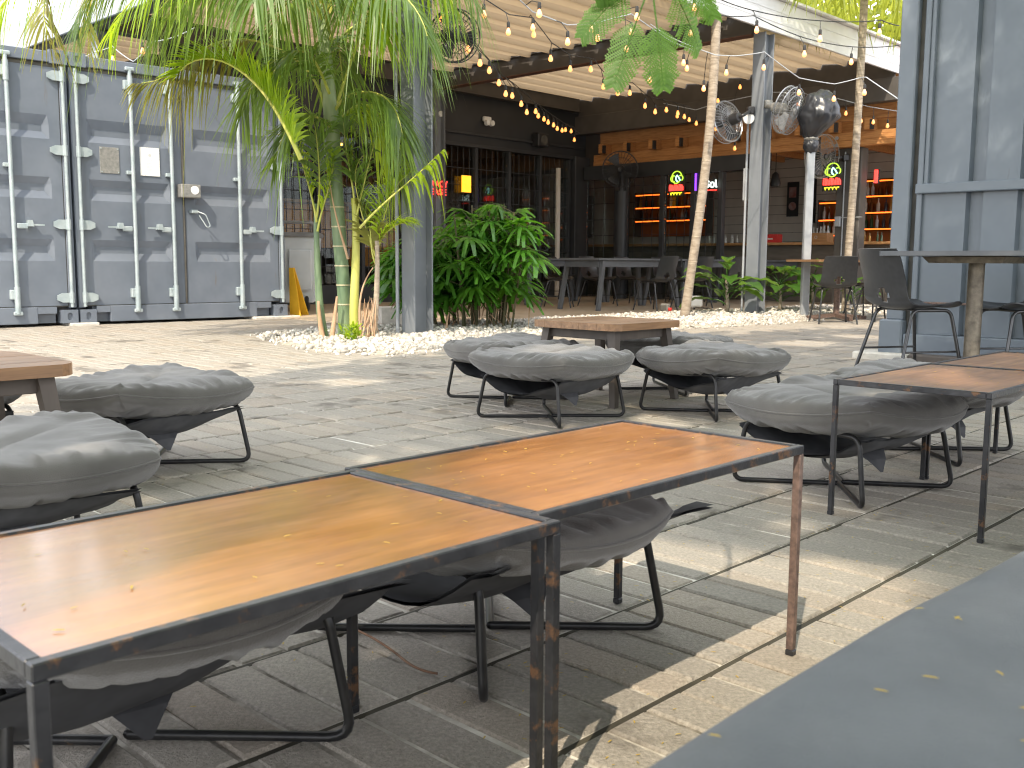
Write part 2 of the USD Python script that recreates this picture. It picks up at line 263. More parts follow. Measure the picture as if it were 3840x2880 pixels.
M['teakedge'] = woodtop('teak_edge', (.36, .15, .04), (.5, .23, .07), (.6, .3, .1), .42)

# ------------------------------------------------------------------ ground, paving, pebble bed, floor
obj('ground', MB().grid([[(-150, -150, -.03), (150, -150, -.03)], [(-150, 150, -.03), (150, 150, -.03)]]), M['soil'], kind='structure')
jm = usdkit.material(stage, look('paving_joint'), {'g': ('geometry', {}), 'mp': ('mapping', {'rotation': (0, 0, YAW)}), 'x': ('separate_xyz', {}), 'a': ('math', {'math_type': 'add', 'value2': 30.9025}), 'd': ('math', {'math_type': 'floored_modulo', 'value2': .3}),
    'lt': ('math', {'math_type': 'less_than', 'value2': .0138}), 'n': ('noise_texture', {'scale': 1.3, 'detail': 9., 'roughness': .72}), 'r': ('rgb_ramp', {'ramp': [(.40, (.10, .085, .065)), (.50, (.40, .37, .32)), (.62, (.80, .77, .70))]}), 'r2': ('rgb_ramp', {'ramp': [(.42, (.022, .019, .012)), (.78, (.11, .095, .06))]}), 'm': ('mix_color', {}), 'p': ('principled_bsdf', {'roughness': .9})},
    [('g.position', 'mp.vector'), ('mp.vector', 'x.vector'), ('x.x', 'a.value1'), ('a.value', 'd.value1'), ('d.value', 'lt.value1'), ('g.position', 'n.vector'), ('n.fac', 'r.fac'), ('n.fac', 'r2.fac'), ('r.color', 'm.a'), ('r2.color', 'm.b'), ('lt.value', 'm.fac'), ('m.result', 'p.base_color')], surface='p.BSDF')
pav = thing('paving', 'grey concrete courtyard paving of narrow blocks laid in rows', 'paving', kind='structure')
q = [W(a, b, -.0045) for a, b in ((-4, -14), (-4, 6), (16, -14), (16, 6))]
obj('joint_sand', MB().grid([[q[0], q[1]], [q[2], q[3]]]), jm, pav)
PEB = [(4.6, -6.6), (4.78, -5.9), (5.3, -5.95), (6.4, -6.45), (8.2, -6.35), (10.7, -5.95), (13.0, -6.25), (16.2, -6.5), (16.2, -7.9), (12.6, -8.15), (8, -8.4), (6.2, -8.6), (5.2, -8.3), (4.8, -7.3)]
from shapely.geometry import Polygon, Point, box as sb
from shapely.affinity import translate
from shapely.prepared import prep
PEBP = Polygon(PEB); PEBI = prep(PEBP.buffer(-.12)); PEBO = prep(PEBP)
cells = []
for k in range(-44, 5):
    b0 = -.896 + .3 * k + .006; ph = R.random() * .095
    for j in range(-30, 168):
        a0 = j * .0955 + ph; c = W(a0 + .0445, b0 + .144)
        z = CAM @ (c - EYE)
        if z[2] < .35: continue
        u, v = FPX * z[0] / z[2] + 1920, FPX * z[1] / z[2] + 1440
        if not (-350 < u < 4200 and v < 3250) or z[2] > 15.5 or c[1] > 14.5: continue
        if PEBI.contains(Point(a0 + .0445, b0 + .144)): continue
        inside = -10 < u < 3850 and v < 2900
        hid = u > 2700 and v > 1900 and (v - 2880) > -(u - 2465) * .62                     # behind the near bench cushion
        cells.append((-.0274 * FPX ** 2 * .7 / z[2] ** 3 * (1 if inside and not hid else 0), a0, b0))
cells.sort()
def paver(a0, b0, mb):
    w, l, c = .0880 - R.random() * .0015, .2875 - R.random() * .002, .0045; dz = R.normal(0, .0011); ta, tb = R.normal(0, .004, 2)
    a0 += R.normal(0, .0008); b0 += R.normal(0, .001); V = []
    for i, z in ((c, 0), (0, -c), (0, -.03)):
        for x, y in ((i, i), (w - i, i), (w - i, l - i), (i, l - i)): V.append(W(a0 + x, b0 + y, z + dz + ta * (x - w / 2) + tb * (y - l / 2) * .3))
    F = [(0, 3, 2, 1)]
    for r in (0, 4):
        for k in range(4): F.append((r + k, r + (k + 1) % 4, r + 4 + (k + 1) % 4, r + 4 + k))
    return mb.add(V, F)
for i, (s, a0, b0) in enumerate(cells[:300]): obj('paver', paver(a0, b0, MB()), M['paver' if R.random() < .75 else 'paver2'], pav)
f1, f2 = MB(), MB()
for s, a0, b0 in cells[300:]: paver(a0, b0, f1 if R.random() < .75 else f2)
obj('paver_field', f1, M['paver'], pav, kind='stuff'); obj('paver_field', f2, M['paver2'], pav, kind='stuff')

obj('venue_floor', MB().hull([W(a, b, z) for a, b in ((8.8, -7.9), (22, -7.0), (22, -24), (6.9, -24), (6.9, -9.2)) for z in (-.02, .012)]), M['slab'], kind='structure')
obj('terrace_floor', MB().hull([W(a, b, z) for a, b in ((16.0, -6.9), (22, -6.9), (22, 2), (16.0, 2)) for z in (-.02, .009)]), M['slab'], kind='structure')
# pebble bed
def bedz(a, b):
    d = PEBP.exterior.distance(Point(a, b)); return .004 + .026 * min(1, d / .5) + .018 * meshkit.noise(np.array([a * 2.2, b * 2.2, 0.]))
aa = np.linspace(4.1, 16.3, 90); bb = np.linspace(-8.7, -5.7, 34); V = []
for a in aa:
    row = []
    for b in bb: row.append(W(a, b, bedz(a, b) if PEBO.contains(Point(a, b)) else -.012))
    V.append(row)
obj('pebble_bed', MB().grid(np.array(V)), M['soil'], kind='structure', smooth=True)
peb = UsdGeom.PointInstancer.Define(stage, '/World/pebbles'); setdata(peb.GetPrim(), 'white and cream pebbles spread around the posts and palms', 'pebbles', kind='stuff')
protos = []
for k in range(4):
    m = trimesh.creation.icosphere(1); v = np.array(m.vertices); v *= (1 + .35 * (meshkit.noise(v * 1.3 + k * 7) - .5))[:, None]; v *= (1, .8, .55)
    protos.append(obj('pebble', (v, np.array(m.faces)), M['gravel'], peb, smooth=True).GetPath())
peb.CreatePrototypesRel().SetTargets(protos)
pos, ori, sc, idx = [], [], [], []
for _ in range(34000):
    a, b = R.uniform(4.1, 16.3), R.uniform(-8.7, -5.7); edge = Point(a + R.normal(0, .1), b + R.normal(0, .1))
    if not PEBO.contains(edge): continue
    if a > 9 and R.random() < .35: continue
    r = R.uniform(.008, .022) if R.random() < .9 else R.uniform(.022, .038); z = bedz(a, b) if PEBO.contains(Point(a, b)) else .002
    p = W(a, b, z + r * .2); qn = R.normal(size=4) * (.4, .4, .4, 1); qn /= np.linalg.norm(qn)
    pos.append(p); ori.append(Gf.Quath(float(qn[3]), float(qn[0]), float(qn[1]), float(qn[2]))); sc.append((r, r, r)); idx.append(int(R.integers(4)))
peb.CreatePositionsAttr(Vt.Vec3fArray.FromNumpy(np.array(pos, np.float32))); peb.CreateOrientationsAttr(Vt.QuathArray(ori)); peb.CreateScalesAttr(Vt.Vec3fArray.FromNumpy(np.array(sc, np.float32))); peb.CreateProtoIndicesAttr(Vt.IntArray(idx))

# ------------------------------------------------------------------ shipping containers on the left (door ends towards the court)
CX, CY, CR = -4.66, 10.76, 42.1                                          # seam corner and direction of the door face; local x along the face, y into the box
def container(x0, label, full):
    t = thing('shipping_container', label, 'container', 'container door ends', rotz(np.array([x0, 0, 0]), CR) + np.array([CX, CY, 0]), CR)
    Wd, z0, z1 = 2.50, .03, 2.86; m = M['container']
    obj('sill', MB().cbox(.33, .02, z0, 2.10, .12, .205, .006).box(.185, .02, .135, .33, .12, .205).box(2.10, .02, .135, 2.29, .12, .205).box(.16, .10, .031, 2.3, .3, .2), m, t)
    obj('door_header', MB().cbox(.16, .015, 2.735, Wd - .16, .12, 2.845, .006), m, t)
    for x in (0, Wd - .075): obj('corner_post', MB().cbox(x, .03, .19, x + .075, .16, 2.72, .006), m, t)
    for x in (0, Wd - .17):
        for z in (z0, 2.725):
            pl = sb(x, z, x + .17, z + .14).difference(translate(Point(0, 0).buffer(.026).union(Point(0, .03).buffer(.026)).convex_hull, x + .085, z + .055))
            obj('corner_casting', MB().prism(pl, -.006, .012, 'y').box(x, .0125, z, x + .17, .16, z + .14), m, t)
    obj('side_wall', MB().box(.02, .17, .1, .06, 6.0, 2.8), m, t); obj('side_wall', MB().box(Wd - .06, .17, .1, Wd - .02, 6.0, 2.8), m, t)
    obj('roof', MB().box(.02, .1, 2.80, Wd - .02, 6.0, 2.845), m, t); obj('back_wall', MB().box(.06, 5.95, .1, Wd - .06, 6.0, 2.8), m, t)
    prof = [(.215, 0), (.69, 0), (.775, .045), (.845, .045), (.92, 0), (1.34, 0), (1.42, .045), (1.49, .045), (1.565, 0), (1.955, 0), (2.03, .045), (2.10, .045), (2.20, 0), (2.69, 0)]
    for x0_, x1_, c0, c1 in ((.085, 1.205, .165, 1.065), (1.235, 2.415, 1.345, 2.305)):
        mb = MB(); ys = .045
        rows = [[(x0_, ys, z), (c0, ys, z), (c0 + .015 + d, ys + d, z), (c1 - .015 - d, ys + d, z), (c1, ys, z), (x1_, ys, z)] for z, d in prof]   # pressed panel: three bands set back
        mb.grid(np.array(rows)[:, ::-1]); mb.box(x0_, ys + .06, .21, x1_, ys + .09, 2.695)
        obj('door', mb, m, t)
    obj('gasket', MB().box(.08, .048, 2.692, 2.42, .075, 2.73).box(.08, .05, .205, 2.42, .07, .214).box(.078, .05, .2, .098, .075, 2.7).box(2.405, .05, .2, 2.425, .075, 2.7).tube([(1.219, .043, .21), (1.219, .04, 2.7)], .012, 8), M['gasket'], t)
    for x in (.632, 1.075, 1.90) if full else (.632, 1.075, 1.45, 1.90):
        top = 2.77; rd = obj('lock_rod', MB().tube([(x, 0, .15), (x, 0, top)], .021, 10).tube([(x, 0, .14), (x, 0, .42)], .029, 10).tube([(x, 0, 2.50), (x, 0, 2.70)], .029, 10), M['rod'], t, smooth=40)
        for z in (.34, 1.66, 2.60): obj('rod_bracket', MB().cbox(x - .065, .0, z - (.05 if z != 1.66 else .02), x + .0, .05, z + (.05 if z != 1.66 else .02), .006), M['rod'], t)
        obj('rod_cam', MB().cbox(x - .045, -.02, .125, x + .045, .02, .165, .008), M['rod'], t); obj('rod_cam', MB().cbox(x - .05, -.02, 2.75, x + .05, .02, 2.79, .008), M['rod'], t)
        s = -1 if x < 1.3 else 1
        h = MB().cbox(x + s * .03 if s > 0 else x - .14, -.012, 1.02, x + .14 if s > 0 else x - .03, .015, 1.075, .008).bar((x + s * .1, -.002, 1.062), (x + s * .30, -.004, 1.062), .012, .016)
        h.hull([(x + s * .16 + i, j, k) for i, k in ((-.035, 1.045), (.035, 1.045), (-.02, 1.11), (.02, 1.11)) for j in (-.02, .045)]); obj('door_handle', h, M['rod'], t)
    for x, s in ((.055, 1), (Wd - .055, -1)):
        obj('hinge_pin', MB().tube([(x, -.0, .2), (x, -.0, 2.7)], .018, 8), M['rod'], t, smooth=40)
        for z in (.30, 1.075, 1.845, 2.605):
            obj('hinge', MB().hull([(x + s * i, j, z + k) for i, k in ((0, -.05), (0, .05), (.09, .05), (.145, .025), (.145, -.025), (.09, -.05)) for j in (.005, .032)]).tube([(x, 0, z - .055), (x, 0, z + .055)], .025, 8), M['rod'], t)
    return t
c0 = container(0, 'grey blue shipping container with white notice and light box on its doors', True)
c1 = container(-2.525, 'grey blue shipping container at the left edge of the court', False)
pl = obj('data_plate', MB().cbox(.29, .038, 1.64, .50, .058, 1.92, .003), M['plate'], c0, label='weathered metal data plate')
obj('rivet', MB().tube([(.305, .034, 1.655), (.305, .04, 1.655)], .008, 6).tube([(.485, .034, 1.655), (.485, .04, 1.655)], .008, 6).tube([(.305, .034, 1.905), (.305, .04, 1.905)], .008, 6).tube([(.485, .034, 1.905), (.485, .04, 1.905)], .008, 6), M['rod'], pl)
nt = obj('notice_sheet', MB().box(.728, .034, 1.64, .948, .0445, 1.95), M['white'], c0, label='white paper notice')
tm = MB()
for i in range(9): tm.box(.77 + .03 * (i % 2), .0332, 1.68 + i * .016, .905 - .02 * (i % 3), .0338, 1.683 + i * .016)
tm.lathe([(.0, 0), (.018, 0), (.018, .001)], (.838, .0333, 1.865), 12, (0, 1, 0)); obj('print', tm, M['print'], nt)
lb = obj('light_box', MB().cbox(1.14, -.09, 1.415, 1.372, .05, 1.565, .008), M['plate'], c0, label='small grey box with round white lamp')
obj('lamp_face', MB().lathe([(.0, 0), (.045, 0), (.05, .006), (.05, .02)], (1.30, -.095, 1.50), 20, (0, 1, 0)), M['white'], lb)
hs = MB().cbox(1.285, -.03, 1.245, 1.36, .06, 1.285, .006); hs.tube(fillet([(1.35, -.03, 1.265), (1.42, -.09, 1.23), (1.47, -.10, 1.10), (1.43, -.1, 1.08), (1.36, -.05, 1.22)], .02), .006, 6); obj('hasp', hs, M['rod'], c0)
for x, w in ((-.12, .30), (2.03, .62)):
    p = rotz(np.array([x, -.06, 0]), CR) + np.array([CX, CY, 0]); s_ = thing('footing_slab', 'pale concrete footing slab under the containers\' meeting corner' if x < 0 else 'pale concrete footing slab under the container corner by the yellow sign', 'slab', None, p, CR)
    obj('slab_block', MB().cbox(0, 0, -.01, w, .3, .03, .01), M['conc'], s_)

# pale sign wall standing above the left container
sg = thing('rooftop_sign', 'pale sign panel with gold lettering above the left container', 'sign', None, rotz(np.array([-3.2, 1.2, 0]), CR) + np.array([CX, CY, 0]), CR)
obj('sign_panel', MB().cbox(0, 0, 2.845, 2.92, .08, 3.62, .01), M['signwall'], sg); obj('frame', MB().cbox(-.02, -.03, 2.85, 2.95, -.002, 2.91, .005).cbox(2.88, -.03, 2.912, 2.95, -.002, 3.62, .005), M['fascia'], sg)
cl = [(2.47 + .15 * math.cos(t), -.03, 3.22 + .19 * math.sin(t)) for t in np.linspace(math.radians(40), math.radians(318), 22)]
obj('letter', MB().tube(cl, .022, 8), M['gold'], sg, smooth=True, label='gold letter C'); obj('letter', MB().tube([(2.08, -.03, 3.04), (2.22, -.03, 3.42)], .022, 8), M['gold'], sg, smooth=True)

# ------------------------------------------------------------------ container cafe wall on the right
rc = thing('corrugated_container', 'dark grey blue corrugated container on the right beside the high table', 'container', None, W(7.3, -3.165), -YD)   # local x = along the face to the right, y = into the box
m = M['container2']
obj('corner_post', MB().cbox(0, .0, .30, .125, .14, 2.95, .008), m, rc); obj('corner_casting', MB().cbox(-.04, -.03, .04, .135, .15, .30, .012), m, rc)
obj('frame', MB().cbox(.165, .03, .1, .205, .10, 2.95, .005).cbox(.165, .0, 1.215, 4.0, .0895, 1.285, .006).cbox(.2051, .045, 1.2855, .235, .10, 2.95, .004), m, rc)
obj('frame_gap', MB().box(.1255, .06, .06, .1645, .12, 2.95), M['gasket'], rc)
def corr(x0, x1, z0, z1, y):
    xs = [(x0, y)]
    for c in np.arange(.565, x1, .34): xs += [(c - .058, y), (c - .044, y + .05), (c + .044, y + .05), (c + .058, y)]
    xs.append((x1, y))
    return MB().grid(np.array([[(a, b, z) for a, b in xs] for z in (z0, z1)]))
obj('corrugated_panel', corr(.2355, 4.0, 1.2855, 2.95, .085), m, rc); obj('corrugated_panel', corr(.2055, 4.0, .2, 1.2145, .06), m, rc)
obj('bottom_rail', MB().cbox(.1355, -.012, .05, 4.0, .1, .198, .008), m, rc); obj('rail_pipe', MB().tube([(.17, -.02, .43), (4, -.02, .43)], .009, 8).tube([(1.1, -.02, .2), (1.1, -.02, .43)], .006, 6), M['brownsteel'], rc)
obj('body', MB().box(.02, .16, .08, 4.0, 6.0, 2.9), m, rc)
for x, w, n, mt in ((-.2, .42, 'concrete', 'conc'), (.225, .7, 'timber', 'darkwood')):
    s_ = thing('bearer_block', 'rough pale concrete block under the right container corner' if n == 'concrete' else 'brown timber bearer under the right container beside the concrete block', 'block', None, W(7.3, -3.165) + rotz(np.array([x, -.12, 0]), -YD), -YD)
    obj('block', MB().cbox(0, 0, -.01, w, .3, .055 if n == 'concrete' else .06, .012), M[mt], s_)

# ------------------------------------------------------------------ steel canopy (local x = b, y = a)
cn = thing('steel_canopy', 'steel framed canopy with cream ribbed roof over the bar terrace', 'canopy', None, (0, 0, 0), -YD)
def hbeam(mb, p, q, w, h, tf=.02, tw=.015):
    p, q = np.array(p, float), np.array(q, float); up = np.array([0, 0, 1.])
    mb.bar(p + up * (h / 2 - tf / 2), q + up * (h / 2 - tf / 2), w, tf); mb.bar(p - up * (h / 2 - tf / 2), q - up * (h / 2 - tf / 2), w, tf); mb.bar(p, q, tw, h - 2 * tf - .002); return mb
def post(a, b, h):                                                       # I section, web along a
    o = obj('post', MB().cbox(b - .09, a - .115, -.02, b + .09, a - .098, h, .003).cbox(b - .09, a + .098, -.02, b + .09, a + .115, h, .003).box(b - .01, a - .0979, -.02, b + .01, a + .0979, h), M['post'], cn); return o
post(6.06, -7.07, 3.72); post(12.08, -7.07, 3.72); post(12.0, -13.45, 3.72); post(6.06, -13.45, 3.72)
obj('conduit', MB().tube([(-7.19, 5.92, 0), (-7.19, 5.92, 3.7)], .017, 8), M['pipe'], cn, smooth=True)
obj('conduit', MB().tube([(-7.185, 11.94, .0), (-7.185, 11.94, 2.56)], .016, 8), M['pipe'], cn, smooth=True)
obj('junction_box', MB().lathe([(0, -.035), (.07, -.035), (.075, 0), (.075, .03), (0, .03)], (-7.16, 11.90, 2.62), 18, (.72, -.69, 0)), M['white'], cn, smooth=40, label='round white junction box')
obj('switch_box', MB().cbox(-7.24, 11.95, 1.55, -7.20, 12.03, 1.98, .006), M['pipe'], cn)
ZB = 3.72
for nm, p, q in (('beam', (-7.2, 12.05), (-13.5, 12.05)), ('beam', (-7.2, 5.98), (-17, 5.98)), ('beam', (-13.4, 6.1), (-13.4, 15.8))):
    mb = MB(); hbeam(mb, (*p, ZB + .15), (*q, ZB + .15), .16, .30); o = obj(nm, mb, M['beam'], cn)
obj('beam_edge', MB().box(-13.5, 11.965, ZB - .012, -7.2, 12.135, ZB - .001), M['beamedge'], cn)
obj('beam', MB().cbox(-13.6, 15.85, 3.30, -5.2, 16.05, 3.66, .006), M['beam'], cn)
def ribs(x0, x1, y0, y1):
    prof, x = [], x0
    while x < x1 - .02:
        prof += [(x, ZB + .305), (min(x + .36, x1), ZB + .270), (min(x + .362, x1), ZB + .235), (min(x + .42, x1), ZB + .23), (min(x + .445, x1), ZB + .30)]; x += .45
    return MB().grid(np.array([[(a, y, b) for a, b in prof] for y in (y0, y1)]))
obj('roof_sheet', ribs(-13.62, -7.0, 12.14, 15.95), M['ceiling'], cn); obj('roof_sheet', ribs(-17, -7.0, 5.9, 11.96), M['ceiling'], cn)
obj('end_board', MB().box(-13.6, 15.96, 3.661, -6.98, 16.0, ZB + .33).box(-13.5, 11.955, ZB + .31, -6.98, 12.145, ZB + .34).box(-13.62, 5.9, ZB + .02, -13.58, 15.95, ZB + .3), M['beam'], cn)
obj('fascia', MB().cbox(-6.97, 5.8, ZB + .01, -6.93, 22.0, ZB + .42, .006).cbox(-7.0, 5.8, ZB + .425, -6.86, 22.0, ZB + .46, .005).box(-6.929, 5.8, ZB + .13, -6.925, 22, ZB + .136).box(-6.929, 5.8, ZB + .27, -6.925, 22, ZB + .276), M['fascia'], cn)
obj('fascia', MB().cbox(-17, 5.78, ZB + .01, -6.975, 5.82, ZB + .42, .006), M['pipe'], cn)
ra = MB()
for y in np.arange(16.4, 22, .9): ra.box(-13.4, y, ZB + .05, -6.98, y + .05, ZB + .2)
obj('roof_sheet', MB().box(-13.4, 16.06, ZB + .25, -6.98, 22, ZB + .29), M['ceiling'], cn)

# ------------------------------------------------------------------ bar building behind (local x = b, y = a)
bb_ = thing('bar_building', 'charcoal bar building with gridded windows and orange timber beams', 'building', None, (0, 0, 0), -YD)
FB = -13.55
obj('header', MB().cbox(FB - .2, 7.0, 2.86, FB, 16.2, 3.76, .006), M['bulk'], bb_); obj('header_board', MB().cbox(FB + .001, 7.0, 3.02, FB + .05, 16.1, 3.06, .004).cbox(FB + .001, 7.0, 2.80, FB + .06, 16.1, 2.86, .004), M['dark'], bb_)
obj('wall', MB().box(FB - .15, 7.0, 0, FB, 8.6, 2.86), M['dark'], bb_); obj('wall', MB().box(FB - .12, 8.6, 0, FB - .02, 16.1, .32), M['dark'], bb_)
obj('corner_column', MB().cbox(FB - .3, 15.75, 0, FB + .12, 16.2, 2.86, .01), M['dark'], bb_); obj('door_post', MB().cbox(FB - .02, 15.3, 0, FB + .04, 15.38, 2.6, .004), M['block'], bb_)
for a in np.linspace(8.65, 15.7, 9):
    obj('mullion', MB().cbox(FB - .10, a - .035, .32, FB + .02, a + .035, 2.80, .005), M['dark'], bb_)
ws = np.linspace(8.65, 15.7, 9)
for a, c in zip(ws, ws[1:]):
    g = obj('window', MB().box(FB - .06, a + .036, .34, FB - .052, c - .036, 2.79), M['glass'], bb_)
    mb = MB()
    for k in range(1, 6): mb.bar((FB - .03, a + (c - a) * k / 6, .34), (FB - .03, a + (c - a) * k / 6, 2.79), .010, .010, (1, 0, 0))
    for z in np.arange(.62, 2.7, .30): mb.bar((FB - .018, a + .036, z), (FB - .018, c - .036, z), .010, .010)
    obj('grid', mb, M['dark'], g)
# room behind the glass
obj('room_wall', MB().box(-21.1, 7.0, 0, -21, 22, 3.6), M['darkin'], bb_); obj('room_wall', MB().box(-21, 6.9, 0, FB - .2, 7.0, 3.6), M['darkin'], bb_); obj('room_ceiling', MB().box(-21, 7.0, 3.05, FB - .21, 16.2, 3.1), M['darkin'], bb_)
obj('room_wall', MB().box(-21, 16.205, 2.6, -13.2, 16.24, 3.95), M['darkin'], bb_)
obj('room_ceiling', MB().box(-21, 16.26, 3.10, -3.0, 22.2, 3.15), M['beamwood'], bb_)
obj('back_wall', MB().box(-21, 20.3, 0, -2, 20.45, 3.7), M['block'], bb_)
bl = MB()
for z in np.arange(.2, 3.2, .2): bl.box(-13.0, 20.29, z, -2, 20.2995, z + .008)
obj('block_course', bl, M['barfront'], bb_)
# front glazing on the a = 16 line, left of the open bar
for b in (-12.35, -11.45, -10.75, -10.15): obj('mullion', MB().cbox(b - .05, 15.98, 0, b + .05, 16.1, 2.62, .006), M['dark'], bb_)
bs = [-13.4, -12.35, -11.45, -10.75, -10.15]
for a, c in zip(bs, bs[1:]):
    g = obj('window', MB().box(a + .051, 16.03, .05, c - .051, 16.038, 2.6), M['glass'], bb_); mb = MB()
    for k in range(1, 4): mb.bar((lerp(a, c, k / 4), 16.0, .05), (lerp(a, c, k / 4), 16.0, 2.6), .009, .009, (0, 1, 0))
    for z in np.arange(.3, 2.6, .32): mb.bar((a + .051, 16.012, z), (c - .051, 16.012, z), .009, .009)
    obj('grid', mb, M['dark'], g)
obj('lintel', MB().cbox(-13.4, 15.97, 2.38, -9.2, 16.12, 2.66, .006), M['dark'], bb_)
obj('timber_beam', MB().cbox(-13.3, 16.15, 2.665, -5.0, 16.28, 2.765, .006), M['beamwood'], bb_); obj('timber_beam', MB().cbox(-13.3, 16.16, 2.768, -5.0, 16.27, 2.90, .006), M['beamwood'], bb_)
for k, b in enumerate(np.arange(-13.0, -5.1, .62)):
    r = obj('rafter', MB().cbox(b - .05, 16.0, 2.905, b + .05, 20, 3.09, .006), M['beamwood'], bb_); obj('hanger', MB().box(b + .052, 15.995, 2.90, b + .10, 16.06, 3.06), M['cageblack'], r)
obj('timber_board', MB().cbox(-13.3, 16.30, 2.905, -5.0, 16.34, 3.72, .004), M['beamwood'], bb_)
col = obj('steel_column', MB().cbox(-8.05, 16.3, 0, -7.62, 16.55, 2.664, .01), M['beam'], bb_); obj('conduit', MB().tube([(-7.9, 16.28, 0), (-7.9, 16.28, 2.6)], .012, 6).tube([(-8.0, 16.27, 1.5), (-7.55, 16.27, 1.5)], .01, 6).cbox(-8.03, 16.24, 1.35, -7.93, 16.29, 1.52, .006), M['pipe'], col)
obj('bolt', MB().tube([(-8.0, 16.13, 2.7), (-8.0, 16.15, 2.7)], .03, 8).tube([(-8.0, 16.13, 2.82), (-8.0, 16.15, 2.82)], .03, 8).tube([(-7.66, 16.13, 2.7), (-7.66, 16.15, 2.7)], .03, 8).tube([(-7.66, 16.13, 2.82), (-7.66, 16.15, 2.82)], .03, 8), M['pipe'], bb_)
for i, (a, b) in enumerate(((9.3, -16), (10.3, -17.2), (11.2, -15.4), (12.2, -16.6), (13.0, -18), (11.7, -18.4))): obj('ceiling_spot', MB().lathe([(0, 0), (.07, 0), (.07, .04)], (b, a, 3.0), 10), M['lamp'], bb_)

# ------------------------------------------------------------------ bar counter, shelves, bottles, neon
bar = thing('bar_counter', 'long bar counter with orange wood top and brown boarded front', 'bar', None, (0, 0, 0), -YD)
obj('counter_top', MB().cbox(-17.5, 17.0, 1.06, -4.2, 17.6, 1.11, .008), M['barwood'], bar); obj('counter_front', MB().cbox(-17.4, 17.15, .012, -4.3, 17.3, 1.059, .005), M['barfront'], bar)
obj('back_counter', MB().cbox(-17.4, 19.5, .012, -4.3, 20.1, .95, .01), M['dark'], bar)
bp = [(.034, 0), (.036, .01), (.036, .17), (.014, .22), (.012, .29), (.014, .295), (0, .295)]
bsrc = {}
BN = ['clear', 'dark green', 'dark amber', 'golden', 'milky white', 'black']
def bottle(a, b, z, k, label, group, s=1.):
    label = BN[k] + ' ' + label; group = BN[k] + ' ' + group
    p = W(a, b, z)
    if k not in bsrc: bsrc[k] = obj('bottle', MB().lathe(bp, n=8), BOT[k], '/World', smooth=40)
    o = bsrc[k]
    if o.GetCustomDataByKey('label') is None: r = o; UsdGeom.Xformable(r).AddTranslateOp().Set(Gf.Vec3d(*p)); UsdGeom.Xformable(r).AddScaleOp().Set(Gf.Vec3f(s, s, s * R.uniform(.85, 1.05)))
    else:
        r = UsdGeom.Mesh.Define(stage, path_for('/World', 'bottle')).GetPrim(); r.GetReferences().AddInternalReference(o.GetPath())
        x = UsdGeom.Xformable(r); x.ClearXformOpOrder(); x.AddTranslateOp().Set(Gf.Vec3d(*p)); x.AddScaleOp().Set(Gf.Vec3f(s, s, s * R.uniform(.85, 1.05)))
    setdata(r, label, 'bottle', group)
def shelf(label, b0, b1, zs, n, blabel, group, a=19.95):
    t = thing('bottle_shelf', label, 'shelf', None, (0, 0, 0), -YD)
    obj('back_panel', MB().box(b0, a + .26, zs[0] - .35, b1, a + .28, zs[-1] + .08), M['shelfback'], t)
    for b in (b0, b1 - .03): obj('upright', MB().cbox(b, a, zs[0] - .35, b + .03, a + .255, zs[-1] + .08, .003), M['darkwood'], t)
    for z, lev in zip(zs, ('bottom', 'middle', 'upper', 'top')):
        obj('shelf_board', MB().cbox(b0 + .031, a, z, b1 - .031, a + .25, z + .03, .003), M['darkwood'], t); obj('led_strip', MB().box(b0 + .04, a - .008, z - .002, b1 - .04, a - .001, z + .022), M['led'], t)
        if z < zs[-1]:
            for b in np.linspace(b0 + .1, b1 - .1, n): bottle(a + .1 + R.uniform(-.03, .06), b + R.uniform(-.02, .02), z + .031, int(R.integers(6)), blabel + ', ' + lev + ' level', group + ', ' + lev + ' level')
    return t
shelf('orange lit bottle shelf behind the open bar beside the right container', -9.35, -8.2, (1.42, 1.75, 2.08, 2.39), 8, 'bottle on the orange lit shelf behind the open bar', 'bottles on the right bar shelf')
shelf('orange lit bottle shelf seen through the dark glazing left of the open bar', -15.1, -13.0, (1.71, 2.03, 2.34), 12, 'bottle on the orange lit shelf behind the dark glazing', 'bottles on the glazed bar shelf')
shelf('orange lit bottle shelf seen through the last window of the left facade', -17.6, -16.6, (1.71, 2.03, 2.34), 6, 'bottle on the lit shelf behind the left facade window', 'bottles on the far left shelf')
shelf('dark glass shelf with bottles beside the grey steel column', -10.25, -9.6, (1.3, 1.62, 1.98), 5, 'bottle on the small shelf beside the grey steel column', 'bottles beside the column')
for b in np.linspace(-11.25, -10.45, 9): bottle(17.35 + R.uniform(-.1, .1), b, 1.111, int(R.choice([0, 4, 0])), 'small bottle standing on the bar behind the leaning palm trunk', 'bottles on the bar top', .55)
for b in np.linspace(-8.35, -7.2, 12): bottle(17.3 + R.uniform(-.1, .1), b, 1.111, int(R.choice([1, 3, 3])), 'bottle on the bar at the right container', 'bottles at the bar end', .6)
rb = thing('red_box', 'small red carton with white print on the bar top', 'box', None, W(17.2, -9.78, 1.111), -YD)
obj('carton', MB().cbox(-.14, 0, 0, .14, .2, .16, .005), M['red'], rb); obj('print', MB().box(-.05, -.002, .06, .05, -.0005, .085), M['white'], rb)
cr_ = thing('bottle_crate', 'wooden crate holding bottles on the bar beside the grey steel column', 'crate', None, W(17.2, -8.85, 1.111), -YD)
obj('crate_side', MB().cbox(-.22, 0, 0, .22, .02, .17, .004), M['barwood'], cr_); obj('crate_side', MB().cbox(-.22, .24, 0, .22, .26, .17, .004), M['barwood'], cr_); obj('crate_end', MB().cbox(-.22, .0205, 0, -.20, .2395, .17, .004), M['barwood'], cr_); obj('crate_end', MB().cbox(.20, .0205, 0, .22, .2395, .17, .004), M['barwood'], cr_)
